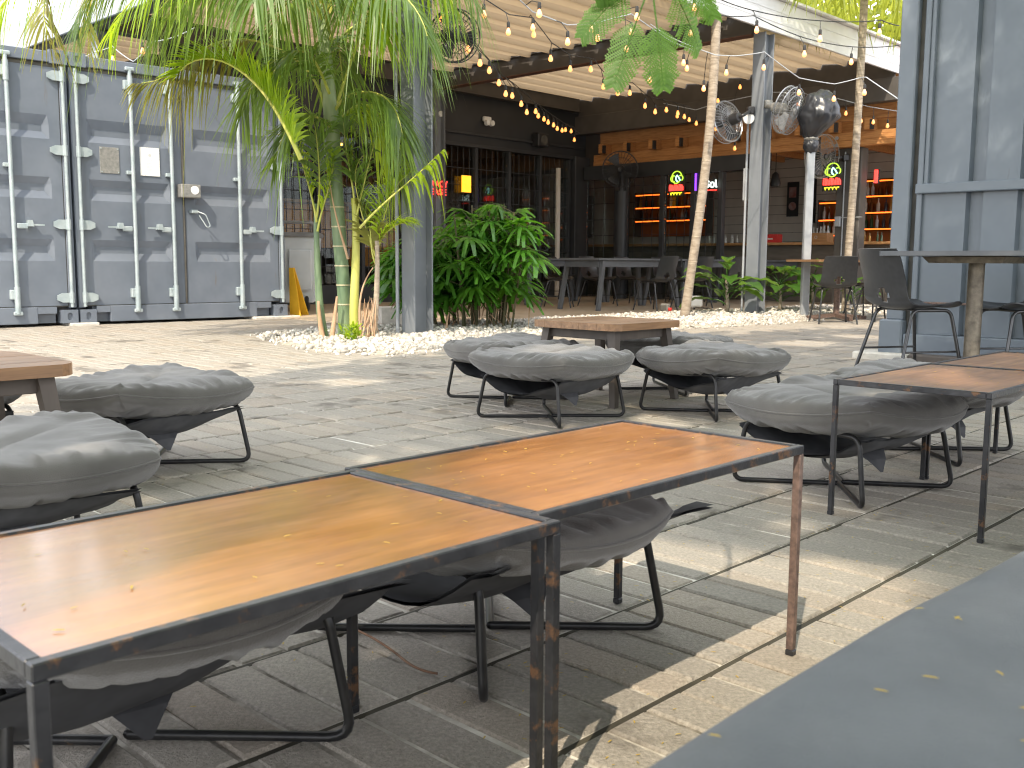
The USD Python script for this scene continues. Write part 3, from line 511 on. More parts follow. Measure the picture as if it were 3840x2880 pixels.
obj('stamp', MB().lathe([(.02, 0), (.03, 0), (.03, .001), (.02, .001)], (0, -.001, .09), 12, (0, 1, 0)), M['print'], cr_)
for b in np.linspace(-9.03, -8.68, 6): bottle(17.32, b, 1.112, 0, 'glass bottle standing in the wooden crate', 'bottles in the crate')
# neon
def txt(t, h, bold=True, depth=.012):
    m = meshkit.text_mesh(t, h, depth, bold); v = np.array(m.vertices); return np.stack([v[:, 0], -v[:, 2], v[:, 1]], 1), np.array(m.faces)    # reads along +x, faces -y
def wtxt(mb, t, h, width):
    v, f = txt(t, h); v = v.copy(); v[:, 0] *= width / v[:, 0].max(); mb.add(v, f); return mb
ns = thing('neon_sign', 'red neon sign reading PRIVACY PLEASE behind the palm post', 'sign', None, W(11.62, FB + .12, 2.03), 90 - YD)    # local x = +a, faces +b
mb = MB(); wtxt(mb, 'PRIVACY', .105, .60); mb.xf(lambda v: v + (0, 0, .0)); o = obj('lettering', mb, M['neonred'], ns)
mb = MB(); wtxt(mb, 'PLEASE', .105, .55); mb.xf(lambda v: v + (.02, 0, -.14)); obj('lettering', mb, M['neonred'], ns)
obj('backing', MB().box(-.01, .005, -.16, .63, .012, .13), M['cageblack'], ns)
ys_ = thing('lit_panel', 'small amber lit panel on the dark facade right of the red neon sign', 'sign', None, W(12.66, FB + .05, 1.98), 90 - YD); obj('panel', MB().cbox(0, 0, 0, .22, .03, .30, .004), M['amber'], ys_); obj('rim', MB().box(-.012, .005, -.012, .232, .025, -.001).box(-.012, .005, .301, .232, .025, .312), M['cageblack'], ys_)
def parrot(label, p, s):
    t = thing('parrot_neon', label, 'sign', 'parrot neon signs', p, -YD); k = s
    arc = lambda cx, cz, r, a0, a1, n=14: [(cx + r * math.cos(x), 0, cz + r * math.sin(x)) for x in np.linspace(math.radians(a0), math.radians(a1), n)]
    g = MB(); [g.tube(np.array(q) * k, .014 * k, 6) for q in (arc(.02, .36, .16, 20, 165), arc(-.09, .33, .08, 60, 300), arc(.0, .33, .12, 150, 330), arc(.14, .34, .07, -60, 120))]; obj('tube', g, M['neongreen'], t, smooth=True)
    g = MB(); [g.tube(np.array(q) * k, .016 * k, 6) for q in (arc(.08, .34, .09, 120, 250), [(.02, 0, .42), (.08, 0, .36), (.13, 0, .28)])]; obj('tube', g, M['neonteal'], t, smooth=True)
    g = MB()
    for i in range(6): g.tube(np.array(fillet([(-.2 + i * .075, 0, .02), (-.2 + i * .075, 0, .17), (-.16 + i * .075, 0, .17 - .06 * (i % 2)), (-.16 + i * .075, 0, .02)], .015)) * k, .016 * k, 6)
    obj('lettering', g, M['neonred'], t, smooth=True); g = MB()
    for i in range(8): g.tube(np.array([(-.17 + i * .046, 0, -.03), (-.15 + i * .046, 0, -.09 + .05 * (i % 2)), (-.135 + i * .046, 0, -.03)]) * k, .012 * k, 6)
    obj('lettering', g, M['neonyellow'], t, smooth=True); obj('backing', MB().box(-.25 * k, .02, -.12 * k, .25 * k, .03, .54 * k), M['cageblack'], t)
parrot('green, red and yellow neon sign in the dark glazing left of the leaning palm trunk', W(15.93, -11.09, 2.06), .72); parrot('green, red and yellow neon sign hanging in front of the grey steel column', W(16.0, -7.99, 2.02), .72)
o = thing('neon_sign', 'white neon letters above a red bar in the glazing right of the leaning palm trunk', 'sign', None, W(15.93, -10.46, 2.10), -YD); mb = MB(); wtxt(mb, 'Sol', .13, .28); obj('lettering', mb, M['neonwhite'], o); obj('bar_tube', MB().tube([(.02, 0, -.05), (.27, 0, -.05)], .010, 6), M['neonred'], o)
o = thing('purple_lamp', 'purple glowing tube in the glazing beside the left neon sign', 'lamp', None, W(16.0, -10.70, 2.0), 0); obj('tube', MB().tube([(0, 0, .06), (0, 0, .38)], .022, 8), M['neonpurple'], o, smooth=True); obj('cap', MB().tube([(0, 0, 0), (0, 0, .058)], .035, 8), M['cageblack'], o)
o = thing('exit_light', 'small red lit box on the wall right of the grey steel column', 'lamp', None, W(16.6, -7.5, 2.08), -YD); obj('lens', MB().cbox(-.03, 0, 0, .03, .03, .22, .004), M['neonred'], o); obj('housing', MB().cbox(-.04, .031, -.01, .04, .08, .23, .004), M['cageblack'], o)
o = thing('counter_hutch', 'orange panelled counter behind the left facade windows', 'counter', None, (0, 0, 0), -YD); obj('panel', MB().cbox(-16.4, 12.2, .6, -16.3, 14.6, 1.45, .01), M['orangebox'], o); obj('top', MB().cbox(-16.45, 12.1, 1.455, -16.0, 14.7, 1.50, .01), M['barwood'], o)
o = thing('counter_hutch', 'orange panelled counter behind the palm stems at the left end of the facade', 'counter', None, (0, 0, 0), -YD); obj('panel', MB().cbox(-15.6, 8.9, .95, -15.5, 11.6, 1.75, .01), M['orangebox'], o); obj('top', MB().cbox(-15.65, 8.8, 1.755, -15.2, 11.7, 1.80, .01), M['barwood'], o)
for i, (b, z, w, h) in enumerate(((-11.15, 1.75, .28, .75), (-10.72, 1.6, .26, 1.15))):
    o = thing('poster', ('dark and pink poster on the block wall, left of the wrapped fan post', 'tall dark and pink poster on the block wall beside the wrapped fan post')[i], 'poster', None, W(20.26, b, z), -YD)
    obj('sheet', MB().box(0, 0, 0, w, .012, h), M['dark'], o); mt_ = pm('poster_pink_%d' % i, (.3, .1, .09), (.4, .3, .28), .7, scale=8); obj('print', MB().lathe([(0, 0), (.09, 0), (.09, .001)], (w / 2, -.003, h * .3), 12, (0, 1, 0)), mt_, o); obj('print', MB().box(.05, -.003, h * .55, w - .06, -.001, h * .85), mt_, o)
# fixtures on the header
for a, z, n in ((11.98, 3.30, 0), (13.3, 3.30, 1)):
    o = thing('emergency_light', ('white emergency light at the left of the dark header, beside the palm post', 'small white twin spotlight on the dark header')[n], 'light', None, W(a, FB + .002, z), 90 - YD)
    obj('case', MB().cbox(-.17, -.07, -.07, .17, 0, .09, .02) if n == 0 else MB().cbox(-.10, -.06, 0, .10, 0, .09, .015), M['white'], o)
    obj('spot', MB().lathe([(0, -.03), (.05, -.03), (.055, .03), (0, .03)], (-.09 if n == 0 else -.06, -.1, 0 if n == 0 else -.03), 12, (0, 1, 0)), M['white'], o); obj('spot', MB().lathe([(0, -.03), (.05, -.03), (.055, .03), (0, .03)], (.09 if n == 0 else .06, -.1, 0 if n == 0 else -.03), 12, (0, 1, 0)), M['white'], o)
o = thing('speaker', 'black speaker on the dark header near its right end', 'speaker', None, W(14.7, FB + .002, 2.95), 90 - YD); obj('case', MB().cbox(-.16, -.2, 0, .16, 0, .26, .02), M['cageblack'], o); obj('cone', MB().lathe([(0, 0), (.08, -.01), (.1, 0)], (0, -.202, .13), 14, (0, 1, 0)), M['gasket'], o)
o = thing('pendant_lamp', 'black pendant lamp hanging at the open bar right of the canopy post', 'lamp', None, W(16.9, -9.55, 0), -YD); obj('cord', MB().tube([(0, 0, 2.38), (0, 0, 3.1)], .006, 5), M['cable'], o); obj('shade', MB().lathe([(.02, .26), (.06, .22), (.10, .05), (.09, 0), (.02, .02)], (0, 0, 2.14), 14), M['cageblack'], o, smooth=40)
# ------------------------------------------------------------------ fans
def cagefan(label, c, ax, r, mats, arm=None, group=None, dens=26):
    c = np.array(c, float); t = thing('cage_fan', label, 'fan', group, c); ax = U(ax); a = np.array([0, 0, 1.]); x = U(np.cross(a, ax)); y = np.cross(ax, x); mw, mo = mats
    ring = lambda rr, d, n=30: [ax * d + rr * (math.cos(q) * x + math.sin(q) * y) for q in np.arange(n) / n * 2 * np.pi]
    g = MB()
    for rr, d in ((r, .0), (r, .09), (r * .96, .0), (r * .66, .118), (r * .33, .135), (r * .66, -.05)): g.tube(ring(rr, d), .006 if rr == r else .0032, 5, True)
    for q in np.arange(dens) / dens * 2 * np.pi:
        e = math.cos(q) * x + math.sin(q) * y
        g.tube([e * r * .16 + ax * .14, e * r * .55 + ax * .125, e * r * .93 + ax * .09, e * r + ax * .045, e * r * .93, e * r * .5 - ax * .06, e * r * .2 - ax * .07], .0028, 4)
    obj('cage', g, mw, t); obj('hub', MB().lathe([(0, .15), (.035, .148), (.045, .135), (.045, .12), (0, .12)], (0, 0, 0), 14, ax), mo, t, smooth=40); obj('motor', MB().lathe([(0, -.20), (.06, -.19), (.075, -.12), (.075, -.02), (.03, .03), (0, .03)], (0, 0, 0), 14, ax), mo, t, smooth=40)
    for k in range(3):
        q0 = 2 * np.pi * k / 3; V = []
        for i in np.linspace(0, 1, 5):
            row = []
            for j in np.linspace(-1, 1, 4):
                q = q0 + j * lerp(.35, .42, i); rr = lerp(.045, r * .88, i); row.append(ax * (.045 + .03 * j) + rr * (math.cos(q) * x + math.sin(q) * y))
            V.append(row)
        obj('blade', MB().grid(V), mo, t, smooth=True)
    if arm is not None:
        g = MB(); g.tube(fillet([-ax * .18, -ax * .26, np.array(arm) - c], .06), .022, 8); g.cbox(*(np.array(arm) - c - .05), *(np.array(arm) - c + .05), .01); obj('arm', g, mo, t, smooth=40)
    return t
p2 = W(12.02, -7.07); cg = 'cage fans on the canopy posts'
cagefan('silver cage fan on the left side of the right canopy post', at(1573, 262, 13.35), (-.55, .75, -.18), .27, (M['cage'], M['cageblack']), (p2[0] - .12, p2[1] - .02, 2.72), cg, 34)
cagefan('silver cage fan on the right side of the right canopy post, tilted down', at(1697, 237, 13.2), (.70, -.66, -.28), .30, (M['cage'], M['plate']), (p2[0] + .1, p2[1] - .05, 2.80), cg, 34)
p1 = W(6.06, -7.07); cagefan('black cage fan high on the left canopy post among the palm fronds', at(978, 78, 9.2), (.42, -.86, -.18), .225, (M['cageblack'], M['cageblack']), (p1[0] + .1, p1[1] + .1, 2.75), cg, 30)
o = cagefan('large black fan in front of the dark glazing beside the timber beam end', W(15.45, -12.05, 2.50), (-.2, -.95, -.15), .34, (M['cageblack'], M['cageblack']), None, None, 30); obj('pole', MB().tube([(.05, .24, -.05), (.06, .26, -.4)], .05, 10).tube([(.06, .26, -.4), (.06, .26, -2.49)], .13, 14), M['bulk'], o, smooth=40)
cagefan('grey cage fan in front of the steel column at the open bar', W(15.8, -8.12, 2.50), (.5, -.85, -.1), .36, (M['plate'], M['cageblack']), W(16.28, -7.9, 2.5), None, 30)
# wrapped fan on its own post
wp = at(1751, 330, 13.3); wp[2] = 0
o = thing('wrapped_fan', 'pedestal fan wrapped in a black plastic bag on a pale steel post', 'fan', None, wp)
obj('pole', MB().cbox(-.05, -.05, 0, .05, .05, 2.22, .012), M['pipe'], o)
m_ = trimesh.creation.icosphere(4); v = np.array(m_.vertices); f = np.array(m_.faces)
d = 1 + .45 * (meshkit.fbm(v * 1.6 + 3, 3) - .5) + .16 * (meshkit.fbm(v * (5, 5, 2.2) + 9, 3) - .5); v2 = v * d[:, None]
v2 = v2 * (.26, .25, .33); low = np.clip((-.02 - v2[:, 2]) / .32, 0, 1); v2[:, :2] *= (1 - .62 * low)[:, None]; v2 += (.08, -.02, 2.62); v2[:, 0] -= .11 * low
obj('bag', (v2, f), M['bag'], o, smooth=60)
ck = np.array(trimesh.creation.icosphere(3).vertices); ck = ck * (1 + .35 * (meshkit.fbm(ck * (6, 6, 3) + 5, 2) - .5))[:, None] * (.10, .10, .12) + (.0, 0, 2.25); obj('bag_neck', (ck, np.array(trimesh.creation.icosphere(3).faces)), M['bag'], o, smooth=60)
obj('tape', MB().lathe([(.085, -.02), (.1, 0), (.085, .02)], (0, 0, 2.33), 14), M['plate'], o)

# ------------------------------------------------------------------ chairs and tables
def shellmesh():
    prof = [(.22, .445), (.20, .455), (.12, .452), (.0, .440), (-.10, .438), (-.165, .45), (-.20, .48), (-.222, .53), (-.240, .58), (-.258, .63), (-.275, .68), (-.290, .73), (-.305, .775), (-.318, .80)]   # y forward, z
    prof = bez([(y, 0, z) for y, z in prof], 26); n = 15; V = []
    for i, p in enumerate(prof):
        back = max(0, min(1, (p[2] - .46) / .15)); w = lerp(.215, .205, back) * (1 - .10 * max(0, (p[2] - .70) / .1) ** 2) * (1 - .12 * max(0, (p[0] - .14) / .08) ** 2); row = []
        for j in np.linspace(-1, 1, n):
            row.append((w * j, p[0] + back * .035 * j * j, p[2] + (1 - back) * (.018 * j ** 4) - (1 - back) * .012 * (1 - j * j) ))
        V.append(row)
    V = np.array(V); mb = MB()
    def nrm(V):
        du = np.gradient(V, axis=0); dv = np.gradient(V, axis=1); n_ = np.cross(dv, du); return n_ / np.linalg.norm(n_, axis=-1, keepdims=True)
    V2 = V - nrm(V) * .007; r, c = V.shape[:2]; F = []; hole = set()
    for i in range(r - 1):
        for j in range(c - 1):
            cz = V[i:i + 2, j:j + 2, 2].mean(); cx = V[i:i + 2, j:j + 2, 0].mean()
            if ((cx / .062) ** 2 + ((cz - .515) / .042) ** 2) < 1 and V[i, j, 1] < -.12: hole.add((i, j))
    idx = lambda i, j, s: s * r * c + i * c + j
    cellsok = {(i, j) for i in range(r - 1) for j in range(c - 1)} - hole
    for i, j in cellsok:
        F += [(idx(i, j, 0), idx(i, j + 1, 0), idx(i + 1, j + 1, 0), idx(i + 1, j, 0)), (idx(i, j, 1), idx(i + 1, j, 1), idx(i + 1, j + 1, 1), idx(i, j + 1, 1))]
        for (di, dj), (p, q) in (((-1, 0), ((i, j), (i, j + 1))), ((1, 0), ((i + 1, j), (i + 1, j + 1))), ((0, -1), ((i, j), (i + 1, j))), ((0, 1), ((i, j + 1), (i + 1, j + 1)))):
            if (i + di, j + dj) not in cellsok: F.append((idx(*p, 0), idx(*q, 0), idx(*q, 1), idx(*p, 1)))
    return mb.add(np.vstack([V.reshape(-1, 3), V2.reshape(-1, 3)]), F)
def chair(label, group, loc, rz, tube='chrome'):
    t = thing('shell_chair', label, 'chair', group, loc, rz); obj('shell', shellmesh(), M['plastic'], t, smooth=35)
    for s in (-1, 1):
        obj('leg_frame', MB().tube(fillet([(s * .225, .225, 0), (s * .17, .15, .425), (s * .17, -.13, .425), (s * .225, -.245, 0)], .05), .011, 8), M[tube], t, smooth=True)
    obj('cross_bar', MB().tube([(-.17, .1, .427), (.17, .1, .427)], .009, 6), M[tube], t, smooth=True); obj('cross_bar', MB().tube([(-.17, -.1, .427), (.17, -.1, .427)], .009, 6), M[tube], t, smooth=True)
    for s in (-1, 1): obj('stretcher', MB().tube([(s * .198, .19, .17), (s * .198, -.20, .17)], .007, 6), M[tube], t, smooth=True)
    return t
# local +y = the way the sitter faces; rz turns +y
face = lambda d: math.degrees(math.atan2(-d[0], d[1]))
ch0 = chair('black shell chair in front, pushed to the high table beside the corrugated container', None, (2.52, 6.30, 0), face((.96, .28)))
dup(ch0, 'black shell chair cut by the right edge of the picture, at the high table', (3.16, 6.22, 0), face((-.95, -.1)))
dup(ch0, 'black shell chair with its back to us at the wood topped pedestal table', (3.87, 12.05, 0), face((.05, 1)))
dup(ch0, 'black shell chair on the right side of the wood topped pedestal table', (4.62, 12.55, 0), face((-.95, -.25)))
dup(ch0, 'black shell chair half hidden behind the wood topped pedestal table', (4.75, 13.35, 0), face((-.8, -.6)))
for i, a in enumerate((12.15, 13.1, 14.1)):
    dup(ch0, ('nearest black shell chair on the court side of the grey tables', 'middle black shell chair on the court side of the grey tables', 'black shell chair at the grey tables just behind the left philodendron')[i], W(a, -8.78, .012), face(-eB + .1 * eA))
for i, a in enumerate((11.75, 12.7, 13.7, 14.7, 15.3)): dup(ch0, ('black shell chair turned aslant between the grey table rows, leftmost of five', 'second black shell chair from the left between the grey table rows', 'black shell chair between the grey table rows, middle of five', 'fourth black shell chair from the left between the grey table rows', 'rightmost black shell chair between the grey table rows, behind the canopy post')[i], W(a, -10.35 + R.uniform(-.05, .05), .012), face(eB if i != 0 else eB + .7 * eA), 'chairs between the grey tables')
for i, a in enumerate((12.2, 13.2, 14.2)): dup(ch0, ('left', 'middle', 'right')[i] + ' black shell chair of three along the glazed side of the far grey tables', W(a, -12.45, .012), face(eB), 'chairs at the far grey tables')
def greytable(label, a, b, L=2.05, Wd=.78, src=[None]):
    if src[0]: return dup(src[0], label, W(a, b, .012), -YD)
    t = thing('grey_table', label, 'table', 'grey dining tables under the canopy', W(a, b, .012), -YD); src[0] = t
    obj('tabletop', MB().cbox(-Wd / 2, 0, .735, Wd / 2, L, .765, .004), M['greytable'], t); obj('apron', MB().cbox(-Wd / 2 + .07, .08, .635, Wd / 2 - .07, .10, .734, .003).cbox(-Wd / 2 + .07, L - .1, .635, Wd / 2 - .07, L - .08, .734, .003).cbox(-Wd / 2 + .05, .101, .635, -Wd / 2 + .07, L - .101, .734, .003).cbox(Wd / 2 - .07, .101, .635, Wd / 2 - .05, L - .101, .734, .003), M['greytable'], t)
    for x in (-1, 1):
        for y, y2 in ((.16, .02), (L - .16, L - .02)): obj('leg', MB().bar((x * (Wd / 2 - .05), y, .733), (x * (Wd / 2 - .02), y2, 0), .07, .045, (1, 0, 0)), M['greytable'], t)
    return t
greytable('nearest grey dining table, its splayed end facing the court', 11.3, -9.56); greytable('grey dining table continuing the near row behind the leaning palm trunk', 13.38, -9.55); greytable('left grey dining table of the far row, half hidden by the lady palm', 11.9, -11.55); greytable('right grey dining table of the far row, in front of the glazing', 14.0, -11.55); greytable('grey dining table at the right end of the near row, behind the right canopy post', 15.46, -9.5)
def pedestal(name, label, loc, rz, h, w, top, mt, base=True, rnd=.02):
    t = thing(name, label, 'table', None, loc, rz); pl = sb(-w / 2, -w / 2, w / 2, w / 2).buffer(-rnd).buffer(rnd, 6)
    obj('tabletop', MB().prism(pl, h - .028, h), M[top], t); obj('bracket', MB().hull([(x * s, y * s, z) for x in (-1, 1) for y in (-1, 1) for s, z in ((.24, h - .032), (.21, h - .07))]), M[mt], t)
    obj('pole', MB().tube([(0, 0, .05), (0, 0, h - .06)], .047 if w < .9 else .04, 14), M[mt], t, smooth=40)
    b = MB(); [b.bar((0, 0, .06), (math.cos(q) * .40, math.sin(q) * .40, .025), .06, .045) for q in np.radians((0, 90, 180, 270))]; obj('foot', b, M[mt], t); return t
M['poletan'] = pm('tan_pole', (.10, .085, .065), (.20, .17, .13), .5, .4, scale=20)
pedestal('high_table', 'dark square pedestal table in front of the corrugated container', (2.83, 6.12, 0), -YD, .785, .86, 'greytable', 'poletan')
pedestal('pedestal_table', 'wood topped pedestal table beyond the pebbles right of the canopy post', (4.18, 12.88, 0), 8, .765, 1.0, 'teak', 'brownsteel')
# low steel tables with ply tops
def lowtable(label, a0, a1, b0, b1, ply, leg2=False):
    h, w = .385, .0135; t = thing('low_table', label, 'table', 'low steel framed tables', W(a0, b0), -YD); L, D_ = a1 - a0, b1 - b0; S = M['rawsteel']
    obj('tabletop', MB().box(w + .001, w + .001, h - .014, D_ - w - .001, L - w - .001, h - .0028), M[ply], t)
    obj('rail', MB().cbox(0, 0, h - .0155, w, L, h, .0015), S, t); obj('rail', MB().cbox(D_ - w, 0, h - .0155, D_, L, h, .0015), S, t); obj('rail', MB().cbox(w + .0002, 0, h - .0155, D_ - w - .0002, w, h, .0015), S, t); obj('rail', MB().cbox(w + .0002, L - w, h - .0155, D_ - w - .0002, L, h, .0015), S, t)
    for x in (0, D_ - w):
        for y in (0, L - w):
            lg = obj('leg', MB().cbox(x, y, .012, x + w, y + w, h - .016, .0012), M['brownsteel'] if (leg2 and x > 0 and y > 0) else S, t); obj('foot_cap', MB().cbox(x - .001, y - .001, 0, x + w + .001, y + w + .001, .0118, .002), M['cageblack'], lg)
    return t
lowtable('near low table with varnished orange ply top, cut by the left edge of the picture', .277, .906, -1.215, -.788, 'ply'); lowtable('low table with sun dappled orange ply top in the middle foreground', .908, 1.60, -1.235, -.828, 'ply', True)
lowtable('low table with worn brown ply top in front of the high table', 2.60, 3.262, -1.268, -.848, 'ply2'); lowtable('low table with worn brown ply top at the right edge of the picture', 3.264, 3.93, -1.262, -.842, 'ply2')
# lounge tables with rounded square board tops
def loungetable(label, loc, rz, src=[None]):
    if src[0]: return dup(src[0], label, loc, rz)
    t = thing('lounge_table', label, 'table', 'round cornered lounge tables', loc, rz); src[0] = t; s = .285
    pl = sb(-s, -s, s, s).buffer(-.09).buffer(.1, 8); k = 5; xs = np.linspace(-s, s, k + 1)
    for x0, x1 in zip(xs, xs[1:]): obj('board', MB().prism(pl.intersection(sb(x0 + .0008, -1, x1 - .0008, 1)), .376, .41 + R.uniform(-.0006, .0006)), M['teak'], t)
    obj('apron', MB().cbox(-.20, -.215, .325, .20, -.195, .374, .003).cbox(-.20, .195, .325, .20, .215, .374, .003).cbox(-.215, -.1945, .325, -.195, .1945, .374, .003).cbox(.195, -.1945, .325, .215, .1945, .374, .003), M['darkwood'], t)
    for x in (-1, 1):
        for y in (-1, 1): obj('leg', MB().hull([(x * (.212 + i * .023), y * (.212 + j * .023), .3745) for i in (-1, 1) for j in (-1, 1)] + [(x * (.255 + i * .016), y * (.255 + j * .016), 0) for i in (-1, 1) for j in (-1, 1)]), M['darkwood'], t)
    return t
loungetable('round cornered teak lounge table in the middle of the four ottomans', (.49, 5.16, 0), -YD); loungetable('round cornered teak lounge table cut by the left edge of the picture', (-1.63, 2.80, 0), -YD)

# ------------------------------------------------------------------ ottomans
def cushion(seed, s=.31, T=.064):
    n = 65; g = np.sin(np.linspace(-1, 1, n) * np.pi / 2); X, Y = np.meshgrid(g, g); rg = np.random.default_rng(seed)
    k = .30; x = X * np.sqrt(1 - k * Y * Y) ; y = Y * np.sqrt(1 - k * X * X)
    e = np.maximum(0, (1 - np.abs(X) ** 3.2)) * np.maximum(0, (1 - np.abs(Y) ** 3.2)); h = T * e ** .27
    P3 = np.stack([x * 3.1 + seed, y * 3.1, 0 * x], -1); edge = 1 - np.minimum(1 - np.abs(X), 1 - np.abs(Y)); edge = np.clip((edge - .35) / .5, 0, 1) * np.clip((1.0 - edge) / .10, 0, 1)
    ang = np.where(np.abs(X) > np.abs(Y), Y, X + 5 * np.sign(Y))
    wr = (meshkit.noise(np.stack([ang * 11 + seed * 3, 0 * x + np.sign(X) * 2, np.where(np.abs(X) > np.abs(Y), 1., 7.) + 0 * x], -1)) - .5) * .019 + (meshkit.noise(np.stack([ang * 23 + seed, 0 * x, np.where(np.abs(X) > np.abs(Y), np.sign(X), np.sign(Y) + 9)], -1)) - .5) * .008
    lump = (meshkit.fbm(P3 * .9, 2, seed) - .5) * .044; fold = -.020 * np.exp(-((x * math.cos(seed) + y * math.sin(seed) - .12 * math.sin(seed * 3)) / .05) ** 2) * (1 - np.clip(np.hypot(x, y), 0, 1))
    saddle = .020 * (np.abs(X) ** 2 + np.abs(Y) ** 2 - .7) + .014 * math.sin(seed * 2.1) * X * Y
    zt = h * 1.0 + (lump * .6 + fold) * e ** .3 + wr * edge; zb = -h * .95 + wr * edge * .8
    sx = s * (1 + .03 * rg.normal()); top = np.stack([x * sx, y * s, zt + saddle], -1); bot = np.stack([x * sx, y * s, zb + saddle], -1)
    mb = MB().grid(top); mb.grid(bot[:, ::-1]); v, f = mb.get(); m = trimesh.Trimesh(v, f, process=False); m.merge_vertices(digits_vertex=5); return np.array(m.vertices), np.array(m.faces), top
def ottoman(label, loc, rz, seed, T=.078, lift=0, sl='slinggrey', group='grey ottomans', cof=(0, 0)):
    t = thing('ottoman', label, 'ottoman', group, loc, rz); q = .24; r = .008; zr = .205
    v, f, top = cushion(seed, T=T, s=.265 if sl == 'sling' else .31); off = np.array([*cof, .252 + lift]); v = v + off; c = obj('cushion', (v, f), M['cushion'], t, smooth=True)
    e = np.concatenate([top[0, :], top[1:, -1], top[-1, -2::-1], top[-2:0:-1, 0]]) + off; obj('seam', MB().tube(e, .0034, 5, True), M['cushion'], c, smooth=True)
    for s in (-1, 1):
        pth = fillet([(0, s * .012, r), (-q, s * q, r), (-q + .035, s * (q - .02), zr), (q - .035, s * (q - .02), zr), (q, s * q, r), (0, s * .012, r)], .035, 6)
        obj('frame_tube', MB().tube(pth, r, 8), M['black'], t, smooth=True)
    n = 17; gx = np.linspace(-1, 1, n); X, Y = np.meshgrid(gx, gx); dz = -.105 * (1 - np.abs(X) ** 2.2) * (1 - .35 * Y ** 2) + (meshkit.noise(np.stack([X * 2 + seed, Y * 2, 0 * X], -1)) - .5) * .03
    wide = sl == 'sling'; dz = dz * (1.65 if wide else 1); zr_ = .250 if wide else zr - .004; kx = 1.32 if wide else 1.
    S = np.stack([kx * X * (.215 + .02 * (Y ** 2)), kx * Y * .225, np.minimum(zr_, (.262 if wide else .205) + dz)], -1); S2 = S - (0, 0, .006); mb = MB().grid(S); mb.grid(S2[:, ::-1])
    obj('sling', mb, M[sl], t, smooth=True)
    fl = MB().grid([[(.10, -.09, .135), (.12, .04, .135)], [(.14, -.07, .11), (.155, .0, .112)], [(.165, -.04, .075), (.167, -.03, .075)]]); obj('sling_flap', fl, M[sl], t)
    return t
OT = [((.18, 4.50), 'grey ottoman at the near left of the middle lounge table', -41, 3), ((.95, 4.70), 'grey ottoman at the near right of the middle lounge table', -52, 5), ((.0, 5.12), 'grey ottoman behind left of the middle lounge table', -50, 8), ((.88, 5.55), 'grey ottoman behind right of the middle lounge table', -38, 11),
      ((1.055, 3.13), 'grey ottoman pushed under the near corner of the worn brown tables', -53, 14), (tuple(W(3.78, -1.47)[:2]), 'grey ottoman behind the worn brown tables at the right edge of the picture', -46, 17),
      (tuple(W(1.29, -1.31)[:2]), 'grey ottoman tucked beneath the middle foreground table', -44, 20), (tuple(W(.60, -1.37)[:2]), 'grey ottoman tucked beneath the near foreground table', -44, 23),
      ((-1.25, 3.38), 'grey ottoman behind the left lounge table, seam towards us', -36, 26), ((-1.14, 2.18), 'grey ottoman in front of the left lounge table, cut by the left edge', -48, 29), ((-2.0, 3.32), 'grey ottoman at the left edge, seen beneath the lounge table', -44, 31)]
for i, (p, lab, rz, sd) in enumerate(OT): ottoman(lab, (p[0], p[1], 0), rz, sd, lift=-.004 if i in (6, 7) else 0, T=.046 if i in (6, 7) else .064, sl='sling' if i in (6, 7) else 'slinggrey', cof=(.09, -.06) if i == 6 else (.07, -.03) if i == 7 else (0, 0))
# near bench cushion
bn = thing('bench', 'long grey bench cushion in the near right corner', 'bench', None, W(.2, -.35), -YD)
nx, ny = 40, 70; gx = np.linspace(0, .62, nx); gy = np.linspace(0, 3.2, ny); X, Y = np.meshgrid(gx, gy)
rim = lambda d, r: r - np.sqrt(np.maximum(0, r * r - np.maximum(0, r - d) ** 2))
Z = .40 - rim(X, .035) - rim(.62 - X, .035) + (meshkit.fbm(np.stack([X * 2.5, Y * 1.6, 0 * X], -1), 3, 4) - .5) * .035 * np.clip(X / .12, 0, 1)
Xe = X + (meshkit.fbm(np.stack([0 * X, Y * 1.9, 0 * X + 2], -1), 3, 2) - .5) * .03 * (1 - X / .62); topg = np.stack([Xe, Y, Z], -1)
side = np.stack([Xe[:, 0][None].repeat(6, 0) + np.array([0, -.004, -.004, 0, .01, .02])[:, None], gy[None].repeat(6, 0), np.stack([Z[:, 0] - d for d in (0, .03, .07, .11, .14, .16)])], -1)
obj('cushion', MB().grid(topg).grid(side[::-1]), M['bench'], bn, smooth=True); obj('base', MB().cbox(.05, 0, .02, .6, 3.2, .235, .01), M['darkwood'], bn)
BENCH = (bn, topg)

